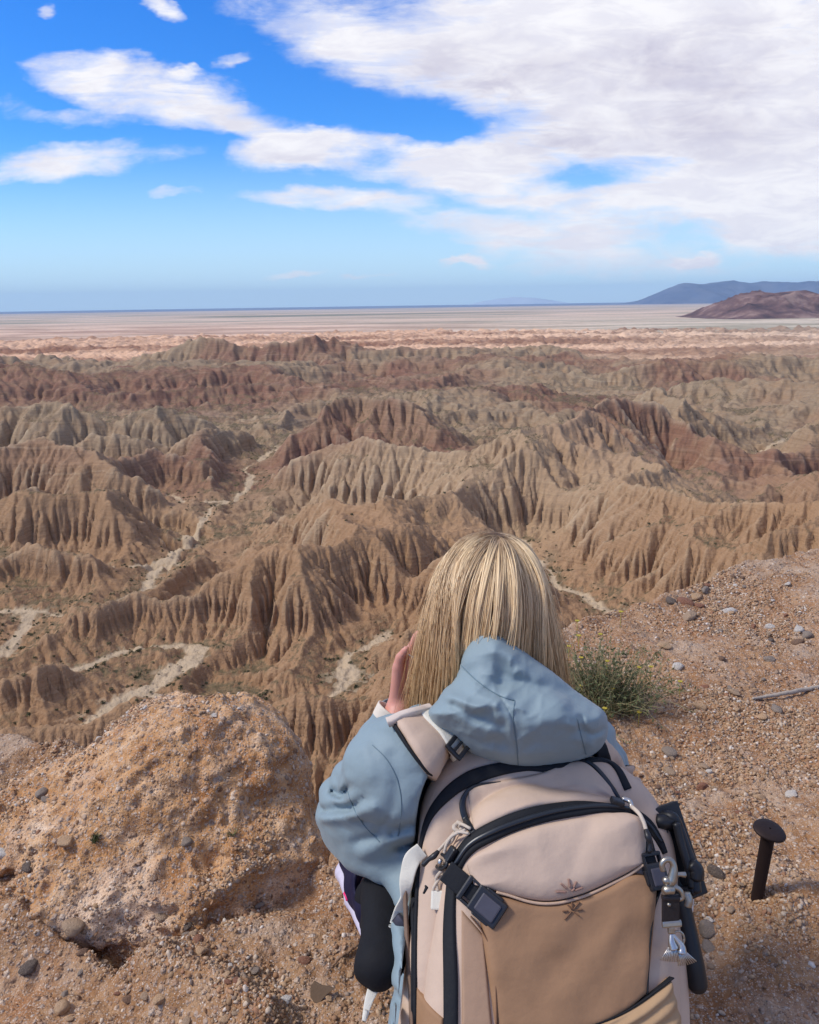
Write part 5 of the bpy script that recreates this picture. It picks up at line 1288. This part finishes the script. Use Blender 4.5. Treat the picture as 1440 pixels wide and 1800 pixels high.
for k, (px, py, r, c, l) in enumerate([
    (118, 1482, .030, 'pale orange', 'pale orange oblong stone on the gravel at the left of the boulder'), (128, 1630, .033, 'tan', 'flat tan stone resting on the lip of the dark crack under the boulder'),
    (52, 1522, .020, 'dark grey', 'dark grey stone below the pale orange oblong stone'), (52, 1702, .020, 'dark grey', 'dark grey stone half sunk in sand near the left border'), (226, 1758, .015, 'brown', 'brown stone on the sand bank in the lower left'),
    (106, 1775, .024, 'pale orange', 'pale rounded stone at the bottom border in the lower left'), (6, 1500, .022, 'white', 'whitish stone cut off by the left border'), (328, 1480, .017, 'grey', 'grey stone stuck in the front of the boulder'),
    (376, 1258, .012, 'white', 'small whitish stone on top of the boulder'), (284, 1615, .016, 'tan', 'tan stone on the dirt below the boulder front'), (535, 1690, .016, 'reddish brown', 'reddish brown stone on the gravel left of the twig'),
    (502, 1760, .013, 'white', 'white stone at the lower edge left of the rock shard'), (330, 1627, .013, 'dark grey', 'black angular stone right of the tan stone under the boulder'), (455, 1592, .013, 'grey', 'grey stone in the gravel at the boulder foot, near the shoe'),
    (1259, 1537, .024, 'dark grey', 'dark grey round stone between the phone stand and the iron spike'), (1243, 1634, .026, 'grey', 'grey stone beside the phone stand handle, upper of two'), (1246, 1668, .022, 'grey', 'grey stone beside the phone stand handle, lower of two'),
    (1250, 1700, .010, 'tan', 'small tan stone right of the foot of the phone stand handle'), (1247, 1618, .012, 'white', 'white pebble just above the grey stones by the phone stand'), (1394, 1398, .022, 'white', 'white chalky stone above and right of the iron spike'),
    (1336, 1404, .020, 'pale orange', 'pale stone above the iron spike, left of the chalky one'), (1354, 1127, .020, 'dark grey', 'dark round stone on the right slope below a white stone'), (1354, 1104, .022, 'white', 'white stone on the right slope above a dark round stone'),
    (1418, 1118, .026, 'grey', 'grey stone on the right slope near the right border'), (1168, 1138, .030, 'pale orange', 'pale yellow orange stone right of the shrub'), (1192, 1174, .026, 'white', 'whitish flat stone below the pale yellow orange stone'),
    (1352, 1160, .026, 'grey', 'grey flat stone on the right slope below the dark round stone'), (1204, 1062, .044, 'reddish brown', 'reddish brown stone in the rubble on the right crest'), (1212, 1085, .040, 'tan', 'tan block in the rubble on the right crest, nearest the viewer'),
    (1178, 1058, .036, 'dark grey', 'dark stone at the left end of the rubble on the right crest'), (1240, 1040, .034, 'grey', 'grey stone at the upper right of the rubble on the crest'), (1222, 1050, .030, 'pale orange', 'pale orange stone in the middle of the crest rubble'),
    (1282, 1075, .030, 'white', 'pale flat stone on the slope right of the crest rubble'), (1176, 1325, .026, 'grey', 'grey stone on the slope right of the blue sleeve, below the shrub'), (1178, 1358, .020, 'tan', 'tan stone below the grey stone right of the blue sleeve'),
    (1186, 1452, .016, 'brown', 'brown stone just above the black phone stand'), (1304, 1335, .014, 'dark grey', 'small bluish dark stone in the middle of the right slope'), (1365, 1248, .026, 'grey', 'flat grey stone under the pale grey stick'),
    (1228, 1245, .028, 'pale orange', 'orange brown stone on the slope left of the pale grey stick'), (1270, 1160, .018, 'brown', 'dark brown stone on the slope between shrub and right border')]):
    stone(px, py, r, c, l, None, k)
def gravel(n, seed, lo=.0018, hi=.0058):
    r = np.random.default_rng(seed); iv, if_ = ico(1)
    shp = [rock_shape(iv, 70+k, 4) for k in range(6)]
    # scatter in the picture's ground, denser where the gravel gathers
    Y = .95+2.9*r.random(n*5)**1.15; X = r.uniform(-1.0, 2.1, n*5); ok = np.abs(X-.1*Y+.1*Y) < .56*Y+.12; X, Y = X[ok], Y[ok]
    ye = np.interp(X, EDGE[:, 0], EDGE[:, 1]); dn = fbm2(X*3.2, Y*3.2, 4, 401)+.5*fbm2(X*12, Y*12, 2, 402)
    dn += .5*np.exp(-(((X+.75)/.28)**2+((Y-2.02)/.22)**2))
    for P, a, w in LINES[:1]+LINES[3:4]: dn += .55*np.exp(-(seg_dist(X, Y, P)[0]/(w*1.6))**2)
    dn -= .8*np.exp(-(seg_dist(X, Y, LINES[1][0])[0]/.10)**2)
    ok = (r.random(len(X)) < np.clip(.30+1.5*dn, .03, 1)*np.where((X > -.95) & (X < -.15) & (Y > 1.6) & (Y < 2.2) & (X+.4 > -(Y-1.6)*.9), .45, 1)) & (Y < ye+.05); X, Y = X[ok][:n], Y[ok][:n]; n = len(X)
    z, nn, onb = surf(X, Y)
    s = lo*(1-r.random(n)*.995)**(-.62); s = np.minimum(s*(.75+.32*Y), hi*(.8+.5*r.random(n))); s = np.where(onb, s*.85, s)
    pal = np.array([(.50,.34,.21),(.42,.27,.155),(.34,.26,.20),(.62,.50,.38),(.28,.16,.09),(.15,.11,.09),(.70,.63,.55),(.45,.25,.14),(.34,.17,.10)]); ci = r.choice(9, n, p=[.24,.22,.09,.1,.11,.03,.05,.11,.05])
    c = pal[ci]*(.8+.4*r.random((n, 1)))
    k = len(iv); V = np.zeros((n, k, 3), np.float32); sh = r.integers(0, 6, n); an = r.uniform(0, 6.283, n); tl = r.normal(0, .35, (n, 2))
    for q in range(6):
        m = sh == q; b = shp[q][None]*s[m][:, None, None]*np.stack([r.uniform(.8, 1.3, m.sum()), np.ones(m.sum()), r.uniform(.7, 1.1, m.sum())], 1)[:, None, :]
        ca, sa = np.cos(an[m])[:, None], np.sin(an[m])[:, None]
        x = b[..., 0]*ca-b[..., 1]*sa; y = b[..., 0]*sa+b[..., 1]*ca; zz = b[..., 2]+x*tl[m, :1]+y*tl[m, 1:]
        V[m] = np.stack([x, y, zz], -1)
    V += (np.stack([X, Y, z], -1)+nn*s[:, None]*.15)[:, None, :]
    Q = (if_[None]+(np.arange(n)*k)[:, None, None]).reshape(-1, 3)
    me = np_mesh('gravel', V.reshape(-1, 3), Q, True, dict(tint=np.repeat(c*.84, k, 0)))
    m = NT('gravel_stone'); P = m.pos(); f = m.noise(P, 160, 3, .6); cc = m.mix(m.step(f, .35, .7, 0, .45), m.attr('tint', False), (.34, .19, .095))
    m.fin(cc, .88, m.bump(m.noise(P, 500, 3, .6), .4, .002), .2)
    tag(link_mesh('gravel', me, m.m), 'loose mixed gravel and pebbles strewn over the dirt', kind='stuff')
    return X, Y, z, nn, s
gravel(60000, 5)
_r = np.random.default_rng(77); _k = 0
_zones = [('scattered on the dirt slope right of the backpack', lambda x, y: x > .45, 105), ('scattered on the dirt and gravel at the foot of the boulder', lambda x, y: x < -.05, 85)]
for zn, fn, cnt in _zones:
    X = _r.uniform(-.95, 1.9, 6000); Y = 1.05+2.6*_r.random(6000)
    ye = np.interp(X, EDGE[:, 0], EDGE[:, 1]); ok = (np.abs(X) < .52*Y) & (Y < ye-.02) & fn(X, Y) & (fbm2(X*3.2, Y*3.2, 4, 401) > -.12); X, Y = X[ok][:cnt], Y[ok][:cnt]
    z, nn, onb = surf(X, Y)
    for i in range(len(X)):
        col = list(STONES)[[0, 0, 0, 0, 3, 3, 3, 3, 3, 4, 5, 6, 1][_r.integers(0, 13)]]; rad = min(.0052*(1-_r.random()*.97)**-.38, .016)*(.7+.25*Y[i])
        stone(0, 0, rad, col, f'small {col} stone {zn}', f'small {col} stones {zn}', int(_r.integers(0, 999)), (np.array([X[i], Y[i], z[i]]), nn[i], 0))
